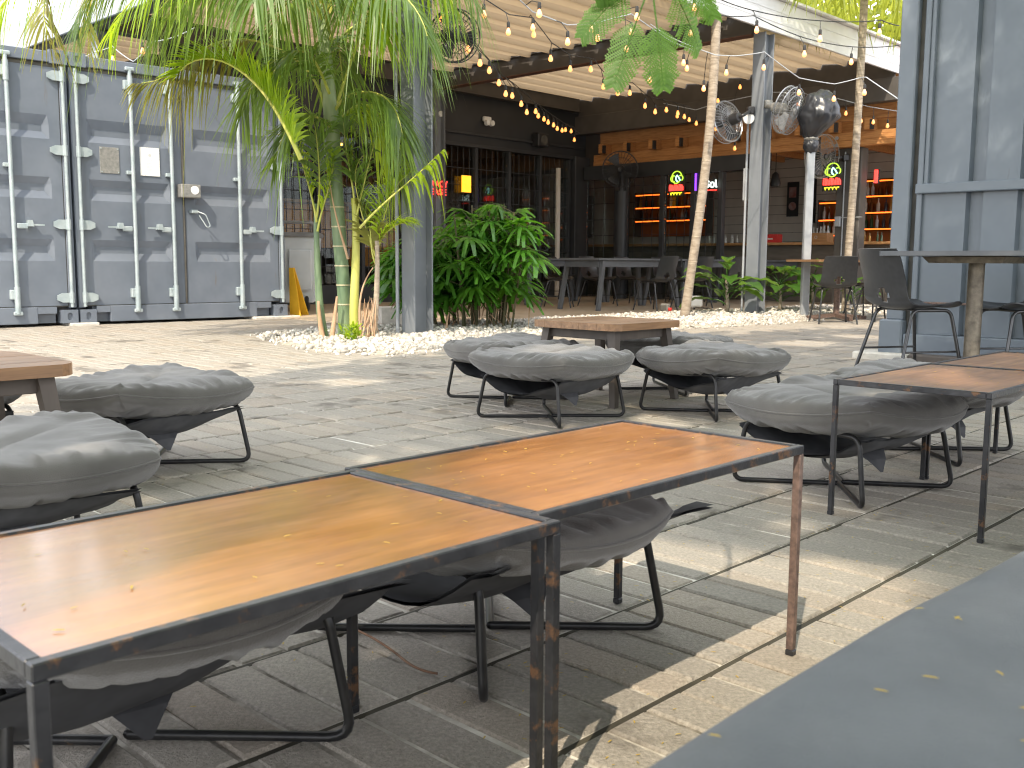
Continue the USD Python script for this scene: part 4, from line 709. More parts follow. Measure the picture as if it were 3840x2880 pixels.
# ------------------------------------------------------------------ palms
DOWN = np.array([0, 0, -1.])
def blade(mb, p, d, L, w, droop, n=5, nrm=None, tip=.1):                 # one leaflet: a tapering strip that bends down
    d = U(d); t = np.linspace(0, 1, n); C = p + d * (L * t)[:, None] + DOWN * (droop * L * t ** 2)[:, None]
    sd = np.cross(d, nrm if nrm is not None else (0, 0, 1.)); sd = U(sd) if np.linalg.norm(sd) > .05 else np.array([1., 0, 0])
    wd = w * np.interp(t, [0, .18, .55, 1], [.35, 1, .85, tip])[:, None] / 2
    return mb.grid(np.stack([C - sd * wd, C + sd * wd], 1))
def frond(pts, L0, w=.022, n=46, droop=.5, ang=55, up=.15, start=.18, rad=.012, side=(1, 1), seed=0, tipshort=.35, jit=.12):
    rg = np.random.default_rng(seed); c = bez(pts, 40); leaf, st = MB(), MB(); st.tube(c[::2], np.linspace(rad, rad * .25, 20), 6)
    tg = np.gradient(c, axis=0); s = np.r_[0, np.cumsum(np.linalg.norm(np.diff(c, axis=0), axis=1))]; s /= s[-1]
    for t in np.linspace(start, 1, n):
        p = np.array([np.interp(t, s, c[:, k]) for k in range(3)]); T = U([np.interp(t, s, tg[:, k]) for k in range(3)]); S = np.cross(T, (0, 0, 1.)); S = U(S) if np.linalg.norm(S) > .1 else np.array([1., 0, 0]); N = np.cross(S, T)
        u = (t - start) / (1 - start); L = L0 * np.interp(u, [0, .15, .5, 1], [.6, .95, 1, tipshort]) * (1 + rg.normal(0, jit)); a = math.radians(ang * (1 - .45 * u) + rg.normal(0, 5))
        for q in (-1, 1):
            if side[0 if q < 0 else 1] < rg.random(): continue
            blade(leaf, p + T * rg.normal(0, .006), T * math.cos(a) + q * S * math.sin(a) + N * (up + rg.normal(0, .1)), L * (1 + rg.normal(0, .08)), w * (1 + rg.normal(0, .15)), droop * (1 + rg.normal(0, .3)), 6, N)
    return leaf, st
pal = thing('feather_palm', 'clump of green feather palms with ringed trunk in front of the left canopy post', 'palm')
def addfrond(parent, pts, mat='palmleaf', stem='yellowstem', **k):
    l, s = frond(pts, **k); f = obj('frond', l, M[mat], parent, smooth=False); obj('stalk', s, M[stem], f, smooth=True)
Yp = 8.95
tr = bez([at(746, 740, Yp), at(744, 650, Yp), at(737, 560, Yp), at(727, 430, Yp), at(716, 260, Yp), at(703, 120, Yp), at(694, -30, Yp), at(688, -190, Yp)], 44); tr[0, 2] = -.02
def trunk(mb, c, r, n=14): return mb.tube(c, r, n)
cut = 20
obj('trunk', MB().tube(tr[:cut + 1], np.interp(np.arange(cut + 1), [0, 2, 6, cut], [.078, .066, .060, .064]), 16), M['greentrunk'], pal, smooth=True)
obj('crownshaft', MB().tube(tr[cut:], np.interp(np.arange(44 - cut), [0, 3, 10, 24], [.066, .067, .055, .045]), 16), M['shaft'], pal, smooth=True)
for k in (4, 6, 8, 10, 12, 14): obj('trunk_ring', MB().tube([tr[k] - (0, 0, .006), tr[k] + (0, 0, .006)], .0655 if k > 4 else .068, 16), M['ring'], pal, smooth=40)
def stem(pts, r0, r1, mat, Y): c = bez([at(u, v, Y) for u, v in pts], 18); return obj('stem', MB().tube(c, np.linspace(r0, r1, 18), 12), M[mat], pal, smooth=True)
stem([(703, 738), (694, 690), (687, 600), (684, 520), (683, 440)], .040, .020, 'greentrunk', 8.85); stem([(768, 738), (765, 690), (767, 600), (769, 520), (765, 428)], .046, .028, 'yellowstem', 8.85)
stem([(802, 742), (810, 690), (814, 620), (815, 560), (814, 520)], .03, .018, 'bark', 8.75)
for pts, r in (([(716, 738), (722, 690), (728, 640)], .026), ([(700, 745), (692, 700), (688, 650)], .03), ([(783, 742), (777, 690), (784, 620), (806, 578)], .014), ([(752, 560), (735, 500), (718, 430), (713, 400)], .012)):
    obj('dry_sheath', MB().tube(bez([at(u, v, 8.78) for u, v in pts], 12), np.linspace(r, r * .35, 12), 8), M['drystem'], pal, smooth=True)
rag = MB()
for i in range(46):
    p = at(R.uniform(786, 812), R.uniform(640, 700), 8.72); blade(rag, p, (R.normal(0, .25), R.normal(0, .2), -1), R.uniform(.2, .42), .010, .1, 4)
obj('dry_fibre', rag, M['drystem'], pal)
ap = lambda L, Y=Yp: [at(*(q if len(q) == 2 else q[:2]), Y if len(q) == 2 else q[2]) for q in L]
addfrond(pal, ap([(650, 345), (571, 203), (515, 150), (459, 127), (421, 131), (384, 162)], 8.1), 'palmbright', n=84, L0=.42, droop=.22, ang=62, up=.6, start=.10, rad=.020, w=.030, seed=1)
addfrond(pal, ap([(700, 230), (560, 90, 8.6), (460, 95, 8.4), (370, 158, 8.2), (290, 180, 8.1)]), 'palmdry', n=60, L0=.40, droop=.95, ang=52, up=-.2, start=.45, seed=2, w=.022)
for i, (pts, L0, mt, dr) in enumerate((
        ([(706, 40), (620, -90, 8.8), (470, -150, 8.5), (330, -120, 8.2), (200, -20, 8.0), (160, 60, 7.9)], .66, 'palmleaf', .95), ([(704, 20), (600, -130, 9.1), (420, -230, 9.0), (220, -200, 8.8), (110, -60, 8.7), (98, 60, 8.6), (112, 100, 8.6)], .55, 'palmdry', .7),
        ([(704, 10), (540, -190, 8.4), (330, -230, 8.1), (120, -130, 7.8), (20, -10, 7.6), (-10, 40, 7.6)], .62, 'palmbright', .85), ([(704, 30), (600, -90, 8.2), (470, -110, 7.8), (360, -60, 7.5), (262, 30, 7.3), (240, 70, 7.3)], .52, 'palmbright', .9), ([(702, 60), (640, -40, 8.6), (540, -80, 8.2), (430, -50, 7.9), (330, 40, 7.7)], .60, 'palmleaf', 1.0), ([(715, 30), (790, -120, 8.9), (880, -150, 8.8), (960, -100, 8.7), (1030, 10, 8.6)], .62, 'palmleaf', 1.0),
        ([(712, 90), (770, -10, 8.5), (830, -30, 8.2), (890, 10, 8.0), (925, 90, 7.9)], .56, 'palmleaf', 1.05), ([(716, 120), (760, 60, 9.3), (820, 40, 9.4), (880, 70, 9.5), (925, 150, 9.5)], .52, 'palmleaf', 1.0),
        ([(712, 70), (680, -60, 8.3), (640, -110, 7.9), (590, -90, 7.6), (550, 0, 7.4)], .58, 'palmleaf', 1.0), ([(728, 225), (765, 115), (803, 6), (850, -150), (880, -260)], .60, 'palmleaf', .9),
        ([(716, 210), (690, 150, 8.7), (650, 110, 8.5), (610, 130, 8.4), (585, 190, 8.3)], .50, 'palmleaf', .8), ([(722, 300), (690, 255, 8.8), (650, 250, 8.7), (615, 290, 8.6), (590, 350, 8.6)], .46, 'palmleaf', .7),
        ([(720, 250), (775, 200, 8.8), (830, 210, 8.7), (862, 260, 8.6), (872, 320, 8.6)], .46, 'palmleaf', .9), ([(700, 0), (560, -180, 8.6), (380, -280, 8.3), (120, -200, 8.0), (-60, -60, 7.8)], .7, 'palmleaf', .9),
        ([(704, 10), (580, -140, 9.3), (400, -190, 9.4), (250, -110, 9.4), (190, 20, 9.4), (196, 110, 9.4)], .45, 'palmdry', .7))):
    addfrond(pal, ap(pts), mt, n=70 if L0 > .5 else 60, L0=L0, droop=dr, ang=58, up=.1, start=.2, rad=.016, w=.021, seed=20 + i)
rp = np.random.default_rng(5)
for i in range(13):
    k = 43 - int(rp.integers(0, 14)) if i < 10 else int(rp.integers(19, 28)); c = tr[k]; q = i * 2.4 + rp.normal(0, .25); r_ = rp.uniform(.55, 1.0) if i < 10 else rp.uniform(.38, .66); e = np.array([math.cos(q), math.sin(q) * .8 - .15 if i < 10 else abs(math.sin(q)) * .7, 0]); hz = rp.uniform(.28, .5) if i < 10 else rp.uniform(.25, .45)
    addfrond(pal, [c, c + e * .35 * r_ + (0, 0, hz * .8), c + e * .85 * r_ + (0, 0, hz), c + e * 1.3 * r_ + (0, 0, hz * .5), c + e * 1.62 * r_ + (0, 0, -.18)], 'palmleaf' if i % 5 else 'palmbright', n=46, L0=rp.uniform(.44, .60), droop=rp.uniform(.75, 1.15), ang=56, up=.08, start=.22, rad=.013, w=.022, seed=120 + i)
for i, (pts, L0, mt, dr, up) in enumerate((
        ([(684, 480), (672, 420), (655, 360), (625, 300), (590, 290)], .40, 'palmbright', .35, .3), ([(684, 470), (690, 380), (684, 300), (672, 250), (650, 230)], .40, 'palmleaf', .5, .2), ([(686, 500), (700, 440), (716, 380), (722, 330)], .30, 'palmbright', .4, .2),
        ([(766, 440), (758, 380), (748, 320), (742, 260)], .42, 'palmleaf', .5, .2), ([(770, 470), (790, 380), (808, 310), (822, 260)], .46, 'palmleaf', .6, .2),
        ([(814, 560), (790, 490), (772, 420), (768, 370), (790, 330)], .42, 'palmleaf', .35, .45), ([(814, 560), (822, 500), (835, 450), (858, 400), (885, 375)], .40, 'palmbright', .45, .45), ([(814, 545), (828, 510), (850, 490), (880, 480)], .36, 'palmbright', .5, .35), ([(812, 570), (800, 500), (786, 452), (775, 440)], .3, 'palmdry', .4, .3))):
    addfrond(pal, ap(pts, 8.8), mt, n=34, L0=L0, droop=dr, ang=48, up=up, start=.25, rad=.011, w=.022, seed=50 + i)
l, s = frond(ap([(777, 493), (840, 430), (900, 378), (952, 328)], 8.55), .30, n=7, droop=1.3, start=.55, w=.045, rad=.012, seed=77); f = obj('frond', l, M['palmbright'], pal); obj('stalk', s, M['yellowstem'], f, smooth=True)
fn = thing('fern_clump', 'small yellow green plant at the foot of the palm trunk', 'plant', None, ground(760, 738, .03)); mb = MB()
for i in range(90):
    q = R.uniform(0, 2 * np.pi); blade(mb, np.array([R.normal(0, .04), R.normal(0, .04), R.uniform(.0, .12)]), (math.cos(q), math.sin(q), R.uniform(.3, 1.6)), R.uniform(.08, .18), .022, .4, 4)
obj('foliage', mb, M['palmbright'], fn); obj('stem', MB().tube([(0, 0, -.02), (0, 0, .12)], .01, 6), M['greentrunk'], fn)

# lady palm: fan leaves of blunt leaflets on canes
bu = thing('lady_palm', 'dense dark green lady palm bush behind the left canopy post', 'palm', None, ground(1040, 712))
BC = ground(1040, 712)
def fan(p, d, L, n, w, seed):
    rg = np.random.default_rng(seed); mb = MB(); d = U(d); S = U(np.cross(d, (0, 0, 1.))); N = np.cross(S, d)
    for k in range(n):
        a = lerp(-1.75, 1.75, k / (n - 1)) + rg.normal(0, .06); blade(mb, p, d * math.cos(a) + S * math.sin(a) + N * (.12 + rg.normal(0, .08)), L * (1 - .12 * abs(a) / 1.75) * (1 + rg.normal(0, .07)), w * (1 + rg.normal(0, .12)), .55 + rg.normal(0, .15), 6, N, .55)
    return mb
canes = MB(); CT = []
for i in range(46):
    x, y = R.uniform(-.80, .46), R.normal(0, .24); H_ = (1.38 - .55 * abs(x + .05) ** 2 - (.22 if x < -.45 else 0)) * R.uniform(.62, 1.); tip = np.array([x * 1.12, y * 1.3, H_]); c = bez([(x * .75, y * .8, -.02), lerp(np.array([x * .75, y * .8, 0]), tip, .5) + (0, 0, .05), tip], 8); canes.tube(c, np.linspace(.012, .007, 8), 5); CT.append(c)
for i in range(300):
    c = CT[i % 46]; h = R.uniform(.28, 1.) ** .8; p = np.array([np.interp(h, np.linspace(0, 1, 8), c[:, k]) for k in range(3)]); q = R.uniform(-math.pi, math.pi) if R.random() < .35 else R.normal(-math.pi / 2, .9); e = R.uniform(-.1, .9) * (.4 + .6 * h)
    d = U((math.cos(q), math.sin(q) * .9, e)); tip = p + d * R.uniform(.10, .26); canes.tube([p, lerp(p, tip, .6) + (0, 0, .012), tip], .0035, 4)
    obj('fan_leaf', fan(tip, U(d + (0, 0, -.18)), R.uniform(.22, .32), int(R.integers(7, 10)), R.uniform(.040, .054), 900 + i), M['bushleaf'], bu)
obj('cane', canes, M['canes'], bu, smooth=True); dd = MB()
for i in range(120): blade(dd, np.array([R.normal(-.15, .3), R.normal(0, .2) - .1, R.uniform(.05, .45)]), (R.normal(0, .4), R.normal(0, .4), R.uniform(-1, .3)), R.uniform(.12, .3), .02, .3, 4)
obj('dead_leaf', dd, M['drystem'], bu, kind='stuff')
# philodendrons
def bigleaf(mb, p, d, L, w):
    d = U(d); S = U(np.cross(d, (0, 0, 1.))); N = np.cross(S, d); t = np.linspace(0, 1, 9); C = p + d * (L * t)[:, None] + DOWN * (.42 * L * t ** 2)[:, None]; rows = []
    wd = w * np.sin(np.pi * np.clip(t * .93 + .05, 0, 1)) ** .75
    for k in (-1, -.5, 0, .5, 1): rows.append(C + S * (wd * k / 1.)[:, None] * .5 + N * (abs(k) * wd * .16 + .012 * np.sin(t * 16 + k))[:, None])
    return mb.grid(np.stack(rows, 1))
def philo(label, loc, H, n, seed):
    rg = np.random.default_rng(seed); t = thing('philodendron', label, 'plant', 'broad leaved plants by the right canopy post', loc); obj('stem', MB().tube([(0, 0, -.03), (.02, 0, .1), (.0, .02, H * .45)], [.03, .026, .018], 8), M['bark'], t, smooth=True)
    for i in range(n):
        q = 2.4 * i + rg.normal(0, .3); e = rg.uniform(.15, 1.1); d = np.array([math.cos(q), math.sin(q), e]); p0 = np.array([0, 0, rg.uniform(.1, .45) * H]); p1 = p0 + U(d) * rg.uniform(.12, .3) * H * 1.3
        lf = obj('leaf', bigleaf(MB(), p1, (math.cos(q), math.sin(q), e * .55), rg.uniform(.24, .38) * H * 1.35, rg.uniform(.11, .17) * H * 1.3), M['philo'], t, smooth=True); obj('leaf_stalk', MB().tube(bez([p0, lerp(p0, p1, .6) + (0, 0, .03), p1], 6), .006, 5), M['philo'], lf, smooth=True)
philo('broad leaved plant at the left of the right canopy post', ground(1568, 678, .03), 1.02, 24, 5); philo('broad leaved plant just right of the right canopy post', ground(1682, 672, .03), .92, 26, 6); philo('broad leaved plant left of the wood topped pedestal table', ground(1752, 672, .03), 1.0, 22, 9); philo('low broad leaved plant hidden behind the wood topped pedestal table', ground(1842, 676, .03), .7, 12, 12)
# slim leaning palm trunks
def slim(label, pts, r, bands, crown=None):
    c = bez(pts, 60); base = c[0].copy(); t = thing('slim_palm', label, 'palm', None, base); c = c - base
    obj('trunk', MB().tube(c, r * (1 + .10 * np.maximum(0, 1 - np.arange(60) / 5)), 14), M['barkw'], t, smooth=True)
    for k in range(4, 58, 3): obj('trunk_scar', MB().tube([c[k] - (0, 0, .008), c[k], c[k] + (0, 0, .008)], [r * .99, r * 1.07, r * .99], 14), M['bark'], t, smooth=40)
    return t, c
t1, c1_ = slim('slim palm trunk leaning over the court left of the right canopy post', [at(1478, 690, 12.66), at(1497, 560, 12.66), at(1522, 380, 12.66), at(1537, 230, 12.66), at(1549, 0, 12.66), at(1556, -240, 12.66), at(1560, -420, 12.66)], .056, None)
t2, c2_ = slim('slim pale palm trunk rising behind the wood topped pedestal table', [at(1826, 672, 14.2), at(1833, 540, 14.2), at(1845, 380, 14.2), at(1856, 200, 14.2), at(1864, 60, 14.2), at(1868, -30, 14.2)], .052, None)
for t_, c_, n_, L_ in ((t1, c1_, 9, .8), (t2, c2_, 15, .55)):
    top = c_[-1]
    for i in range(n_):
        q = 2.4 * i + .5; e = (np.array([math.cos(q), math.sin(q), 0])); s = 1.9 if t_ is t1 else 1.15
        addfrond(t_, [top, top + e * .35 * s + (0, 0, .30 * s), top + e * .8 * s + (0, 0, .22 * s), top + e * 1.2 * s + (0, 0, -.25 * s)], 'palmleaf' if t_ is t1 else 'farleaf', n=26, L0=L_, droop=.8, ang=55, up=.1, rad=.012, w=.035, seed=300 + i + (50 if t_ is t2 else 0))
# ------------------------------------------------------------------ trees beyond the roof
def bgtree(label, loc, H, rad, n, mat, seed, leaf=.16):
    rg = np.random.default_rng(seed); t = thing('background_tree', label, 'tree', None, loc); tk = MB().tube(bez([(0, 0, -.2), (.1, 0, H * .3), (.0, .1, H * .6), (.05, 0, H * .85)], 12), np.linspace(.2, .05, 12), 8); obj('trunk', tk, M['treebark'], t, smooth=True)
    cl = rg.normal(size=(26, 3)); cl /= np.linalg.norm(cl, axis=1, keepdims=True); cl = cl * rad * rg.uniform(.3, 1., (26, 1)) * (1, 1, .8) + (0, 0, H * .78); br = MB()
    for k in range(0, 26, 2): br.tube(bez([(0, 0, H * rg.uniform(.35, .6)), lerp(np.array([0, 0, H * .6]), cl[k], .6) + (0, 0, .1), cl[k]], 6), np.linspace(.06, .015, 6), 5)
    obj('limb', br, M['treebark'], t, smooth=True); mb = MB(); ci = rg.integers(26, size=n); p = cl[ci] + rg.normal(0, rad * .17, (n, 3)); d = rg.normal(size=(n, 3)) * (1, 1, .6); e = rg.normal(size=(n, 3)); V, F = [], []
    for i in range(n):
        a = U(d[i]); b = U(np.cross(a, e[i])) * leaf * .28; a = a * leaf * rg.uniform(.7, 1.3); V += [p[i], p[i] + a * .5 + b, p[i] + a, p[i] + a * .5 - b]; F.append((4 * i, 4 * i + 1, 4 * i + 2, 4 * i + 3))
    mb.add(V, F); obj('crown', mb, M[mat], t); return t
bgtree('yellow green tree beyond the right end of the canopy roof', (8.6, 27, 0), 8.6, 2.4, 3600, 'farleaf', 3, .26); bgtree('deep green tree beyond the canopy roof near the corrugated container', (12.6, 29, 0), 8.0, 2.8, 3600, 'fargreen', 4, .24); bgtree('sunlit green tree behind the canopy roof above the right post', (6.6, 31, 0), 10.2, 2.2, 3200, 'fargreen', 5, .24); bgtree('yellow green tree close behind the top of the corrugated container', (10.8, 25, 0), 7.4, 1.8, 3000, 'farleaf', 8, .24)

# ------------------------------------------------------------------ poinciana over the near court
R0 = R; R = np.random.default_rng(2024)
po = thing('poinciana_tree', 'spreading poinciana whose feathery branch tip hangs into the top of the view', 'tree', None, (-3.4, -5.2, 0))
def poinfrond(L, npair, wl, detail, seed, droop=.3, sc=1.):
    rg = np.random.default_rng(seed); mb = MB(); c = np.stack([np.linspace(0, L, 10) - (0 if detail else L * .5), 0 * np.linspace(0, 1, 10), -droop * L * np.linspace(0, 1, 10) ** 2], 1); mb.tube(c, sc * np.linspace(.0022, .0008, 10), 4)
    for t in np.linspace(.34 if detail else .12, 1, npair):
        p = np.array([np.interp(t, np.linspace(0, 1, 10), c[:, k]) for k in range(3)])
        for q in (-1, 1):
            ll = wl * np.interp(t, [0, .3, .7, 1], [.7, 1, .95, .45]) * (1 + rg.normal(0, .06)); d = U((.62 + .3 * t, q, -.12 + rg.normal(0, .08)))
            if not detail: blade(mb, p, d, ll, .022, .25, 3, None, .5)
            else:
                S = U(np.cross(d, (0, 0, 1.)))
                for s in np.linspace(.06, 1, detail):
                    o = p + d * ll * s + DOWN * .22 * ll * s * s
                    for z in (-1, 1): blade(mb, o, d * .5 + z * S, sc * .0092 * (1 - .35 * s), sc * .0044, .1, 3, None, .5)
    return mb
SX = SUN[:2] / SUN[2]
GAPS = [(.09, 1.93, .045, .06), (.13, 1.87, .055, .07), (.17, 1.80, .06, .07), (.21, 1.73, .06, .07), (.25, 1.67, .06, .06), (.37, 2.24, .06, .07), (.44, 2.15, .07, .08), (.51, 2.05, .08, .09), (.57, 1.97, .07, .07), (.30, 2.48, .035, .07), (.36, 2.36, .045, .08), (.43, 2.26, .06, .09), (.52, 2.16, .09, .10), (.62, 2.0, .12, .14), (.60, 1.80, .13, .15), (.48, 1.70, .13, .13), (.36, 1.57, .09, .10), (.27, 1.45, .06, .08), (.48, 1.92, .10, .10), (.19, 1.34, .05, .06),
        (-.11, 1.38, .03, .035), (-.26, 1.23, .028, .03), (-.18, 1.26, .014, .018), (-.29, 1.10, .02, .02), (-.03, 1.37, .012, .016), (.80, 1.46, .06, .06), (.73, 1.40, .04, .04), (.68, 4.48, .05, .10), (.62, 4.42, .06, .05), (2.7, 9.0, .1, .2), (2.42, 8.88, .06, .14), (.79, 2.15, .05, .03), (1.04, 5.34, .06, .06), (1.34, 3.24, .05, .05), (.30, 4.82, .05, .04), (3.4, 9.9, .12, .15), (4.3, 7.6, .03, .06), (-1.0, 5.9, .12, .07)]
GA = np.array(GAPS)
SHADE = prep(Polygon([(-3.2, -1.5), (-2.5, 3.6), (-1.95, 5.4), (-1.35, 6.3), (-.75, 7.5), (-.35, 8.3), (1.0, 9.3), (2.3, 10.2), (3.6, 10.9), (6.2, 11.5), (7.2, 9), (7.2, -1.5)]))
cr2 = UsdGeom.PointInstancer.Define(stage, P(po) + '/crown'); pr = [obj('leaf_frond', poinfrond(.42, 13, .10, 0, 600 + k, .2), M['poin'], cr2).GetPath() for k in range(3)]
cr2.CreatePrototypesRel().SetTargets(pr); pos, ori, sc, idx = [], [], [], []; base = np.array([-3.4, -5.2, 0])
while len(pos) < 9000:
    g = np.array([R.uniform(-3.6, 7.4), R.uniform(-1.8, 11.6)]); z = R.uniform(4.3, 7.6)
    if not SHADE.contains(Point(g[0] + R.normal(0, .12), g[1] + R.normal(0, .18))): continue
    q = R.uniform(0, 2 * np.pi); s_ = R.uniform(.8, 1.25); ax_ = np.array([math.cos(q), math.sin(q)]) * .21 * s_; hit = False
    for w_ in (-1, -.5, 0, .5, 1):
        dx = (g[0] + ax_[0] * w_ - GA[:, 0]) / (GA[:, 2] + .085 * s_); dy = (g[1] + ax_[1] * w_ - GA[:, 1]) / (GA[:, 3] + .085 * s_); hit |= bool(((dx * dx + dy * dy) < 1).any())
    if hit: continue
    if meshkit.noise(np.array([g[0] * 1.1, g[1] * .9, 3.])) < .14 and R.random() < .6: continue
    p = np.array([g[0] + SX[0] * z, g[1] + SX[1] * z, z])
    if p[2] < EYE[2] + .36 * max(0, p[1]) + 1.2: continue
    tl = R.normal(0, .22); pos.append(p - base); hq = Gf.Rotation(Gf.Vec3d(0, 0, 1), math.degrees(q)) ; h2 = Gf.Rotation(Gf.Vec3d(R.normal(), R.normal(), .0), math.degrees(tl)); qq = (h2 * hq).GetQuat(); ori.append(Gf.Quath(float(qq.GetReal()), *[float(x) for x in qq.GetImaginary()])); sc.append((s_, s_, s_)); idx.append(int(R.integers(3)))
POS = np.array(pos)
cr2.CreatePositionsAttr(Vt.Vec3fArray.FromNumpy(POS.astype(np.float32))); cr2.CreateOrientationsAttr(Vt.QuathArray(ori)); cr2.CreateScalesAttr(Vt.Vec3fArray.FromNumpy(np.array(sc, np.float32))); cr2.CreateProtoIndicesAttr(Vt.IntArray(idx))
obj('trunk', MB().tube(bez([(0, 0, -.2), (.1, .1, 1.2), (.3, .3, 2.4), (.7, .8, 3.6)], 16), np.linspace(.30, .2, 16), 12), M['treebark'], po, smooth=True)
lm = MB()
def shades(c):                                                          # does a limb cross one of the sun gaps?
    w = c + base; g = w[:, :2] - SX * w[:, 2:3]
    return any((((g[:, 0] - q[0]) / (q[2] + .05)) ** 2 + ((g[:, 1] - q[1]) / (q[3] + .05)) ** 2 < 1).any() for q in GAPS)
nl = 0
for k in range(400):
    e = POS[int(R.integers(len(POS)))]; c = bez([(.5, .6, 3.0 + .04 * (k % 14)), lerp(np.array([.6, .7, 3.4]), e, .45) + (0, 0, .9), e], 40)
    if nl < 13 and not shades(c): lm.tube(c[::3], np.linspace(.10, .015, 14), 7); nl += 1
# the branch that hangs into view
Yb = 1.25; tipb = at(1404, -60, Yb) - base; hb = bez([(.7, .8, 3.5), tipb + (-1.2, -2.2, 2.4), tipb + (-.35, -.5, 1.3), tipb + (-.03, -.03, .3), tipb], 26); lm.tube(hb, np.linspace(.07, .0022, 26), 7)
obj('limb', lm, M['treebark'], po, smooth=True)
for k, (p0, p1) in enumerate((((1400, -75), (1256, 66)), ((1396, -10), (1326, 172)), ((1412, 0), (1436, 182)), ((1424, -80), (1530, 104)), ((1380, -110), (1290, -5)), ((1440, -100), (1545, 20)))):
    a, b = at(*p0, Yb + R.uniform(-.04, .04)), at(*p1, Yb + R.uniform(-.06, .07)); L = np.linalg.norm(b - a); v, f = poinfrond(L, 15, .027, 10, 700 + k, .10, .55).get()
    x = U(b - a); y = U(np.cross(U((.15 * (k - 2), -1, .25)), x)); z = np.cross(x, y); obj('frond', (a - base + v @ np.stack([x, y, z]), f), M['poin'], po)
    obj('twig', MB().tube(bez([tipb, lerp(tipb, a - base, .6) + (0, 0, .01), a - base], 5), .0013, 4), M['treebark'], po)

R = R0
# ------------------------------------------------------------------ string lights
def sstring(label, pts, bl, pale=False, sag=.0, drop=.10):               # pts: (u, v, Y) of the cable; bl: (u, v of the bulb, Y)
    P3 = [at(u, v, Y) for u, v, Y in pts]; t = thing('string_lights', label, 'string lights', None, P3[0]); o0 = P3[0]; cab = []
    for a, b in zip(P3, P3[1:]):
        for s in np.linspace(0, 1, 7)[:-1]: cab.append(lerp(a, b, s) - o0 + DOWN * (4 * s * (1 - s) * sag * np.linalg.norm(b - a)))
    cab.append(P3[-1] - o0); cab = np.array(cab); g = MB().tube(cab, .0055, 6); c = obj('cable', g, M['cablew' if pale else 'cable'], t, smooth=True)
    for u, v, Y in bl:
        p = at(u, v, Y) - o0; near = cab[np.argmin(np.linalg.norm((cab - p) * (1, .4, .35), axis=1))]; top = p + (0, 0, .075); s = obj('socket', MB().lathe([(.0, .062), (.012, .062), (.016, .05), (.017, .012), (.015, .005), (0, .005)], p, 10).tube([top - (0, 0, .015), lerp(top, near, .55) + (0, 0, .02), near], .0042, 5), M['cable'], t, smooth=40)
        obj('bulb', MB().lathe([(.010, .006), (.014, -.006), (.022, -.026), (.025, -.041), (.022, -.056), (.010, -.066), (0, -.068)], p, 12), M['bulbglass'], s, smooth=True)
    return t
c3 = lambda L, ys: [(893 + .2995 * x, .2995 * y, Y) for (x, y), Y in zip(L, ys)]
c4 = lambda L, ys: [(1440 + .349 * x, .349 * y, Y) for (x, y), Y in zip(L, ys)]
LS = np.linspace
sstring('string of bulbs from the black fan down to the dark back corner of the canopy', c3([(200, -40), (330, 190), (480, 365), (640, 540), (740, 615), (880, 740), (1000, 830), (1150, 930), (1200, 960)], LS(9.2, 18.5, 9)),
    c3([(208, 105), (395, 330), (480, 430), (548, 485), (617, 575), (666, 655), (713, 670), (778, 730), (818, 790), (882, 785), (901, 818), (942, 842), (972, 865), (1011, 886), (1038, 912), (1073, 925), (1097, 922), (1138, 932), (1161, 995)], LS(9.2, 18.3, 19)))
sstring('string of bulbs crossing the cream ceiling from the top edge to the right post', c3([(480, -30), (690, 105), (860, 128), (1000, 310), (1130, 395), (1300, 425), (1380, 530), (1480, 582), (1580, 595), (1700, 700), (1840, 725), (2000, 775)], LS(9.6, 15.5, 12)),
    c3([(508, 78), (685, 205), (862, 175), (868, 225), (990, 400), (1131, 475), (1280, 478), (1370, 605), (1474, 652), (1561, 652), (1671, 745), (1744, 788), (1825, 775), (1907, 800), (1955, 825)], LS(9.6, 15.3, 15)))
sstring('string of bulbs passing behind the hanging poinciana branch', c3([(700, -60), (860, 85), (1110, 180), (1290, 170), (1570, 100), (1860, 300), (2060, 380)], LS(8.6, 12.4, 7)),
    c3([(908, 70), (1113, 275), (1285, 185), (1328, 250), (1570, 205), (1537, 330), (1612, 95), (1705, 555), (2000, 220)], (8.8, 9.4, 10, 10.2, 10.4, 11, 9.6, 11.5, 11.8)), True)
sstring('black string of bulbs along the pale roof edge above the right canopy post', c4([(300, -20), (340, 0), (560, 70), (950, 128), (1330, 125), (1440, 160)], LS(10.4, 11.4, 6)), c4([(172, 25), (558, 165), (950, 220), (1318, 180)], (10.2, 10.6, 10.9, 11.2)), sag=.02)
sstring('black string of bulbs just under the roof edge right of the canopy post', c4([(270, 95), (330, 95), (540, 97), (855, 235), (1155, 290), (1440, 280)], LS(10.8, 12, 6)), c4([(853, 315), (1143, 365)], (11.2, 11.8)), sag=.02)
sstring('pale string of bulbs looping from the slim leaning palm past the right canopy post', c4([(-100, 150), (20, 230), (300, 340), (440, 345), (605, 322), (820, 482), (1040, 520), (1200, 480)], LS(11.6, 12.6, 8)), c4([(105, 370), (126, 405), (230, 530), (370, 432), (602, 400), (820, 555), (1036, 595)], LS(11.8, 12.6, 7)), True, .01)
sstring('pale string of bulbs from the right slim palm into the corrugated container', c4([(1195, 480), (1235, 478), (1415, 600), (1480, 650)], LS(12, 8.6, 4)), c4([(1225, 555)], (11.9,)), True)
sstring('inner string of bulbs hanging in front of the orange timber beam', c4([(-20, 640), (180, 680), (310, 640), (640, 570), (850, 575), (935, 612), (1020, 600), (1250, 660), (1440, 690)], LS(16.5, 16.0, 9)), c4([(66, 705), (140, 728), (184, 750), (305, 785), (318, 610), (422, 905), (455, 525), (1017, 685), (1110, 688), (1204, 735), (1280, 742), (1368, 765), (815, 630)], LS(16.5, 15.9, 13)), True)
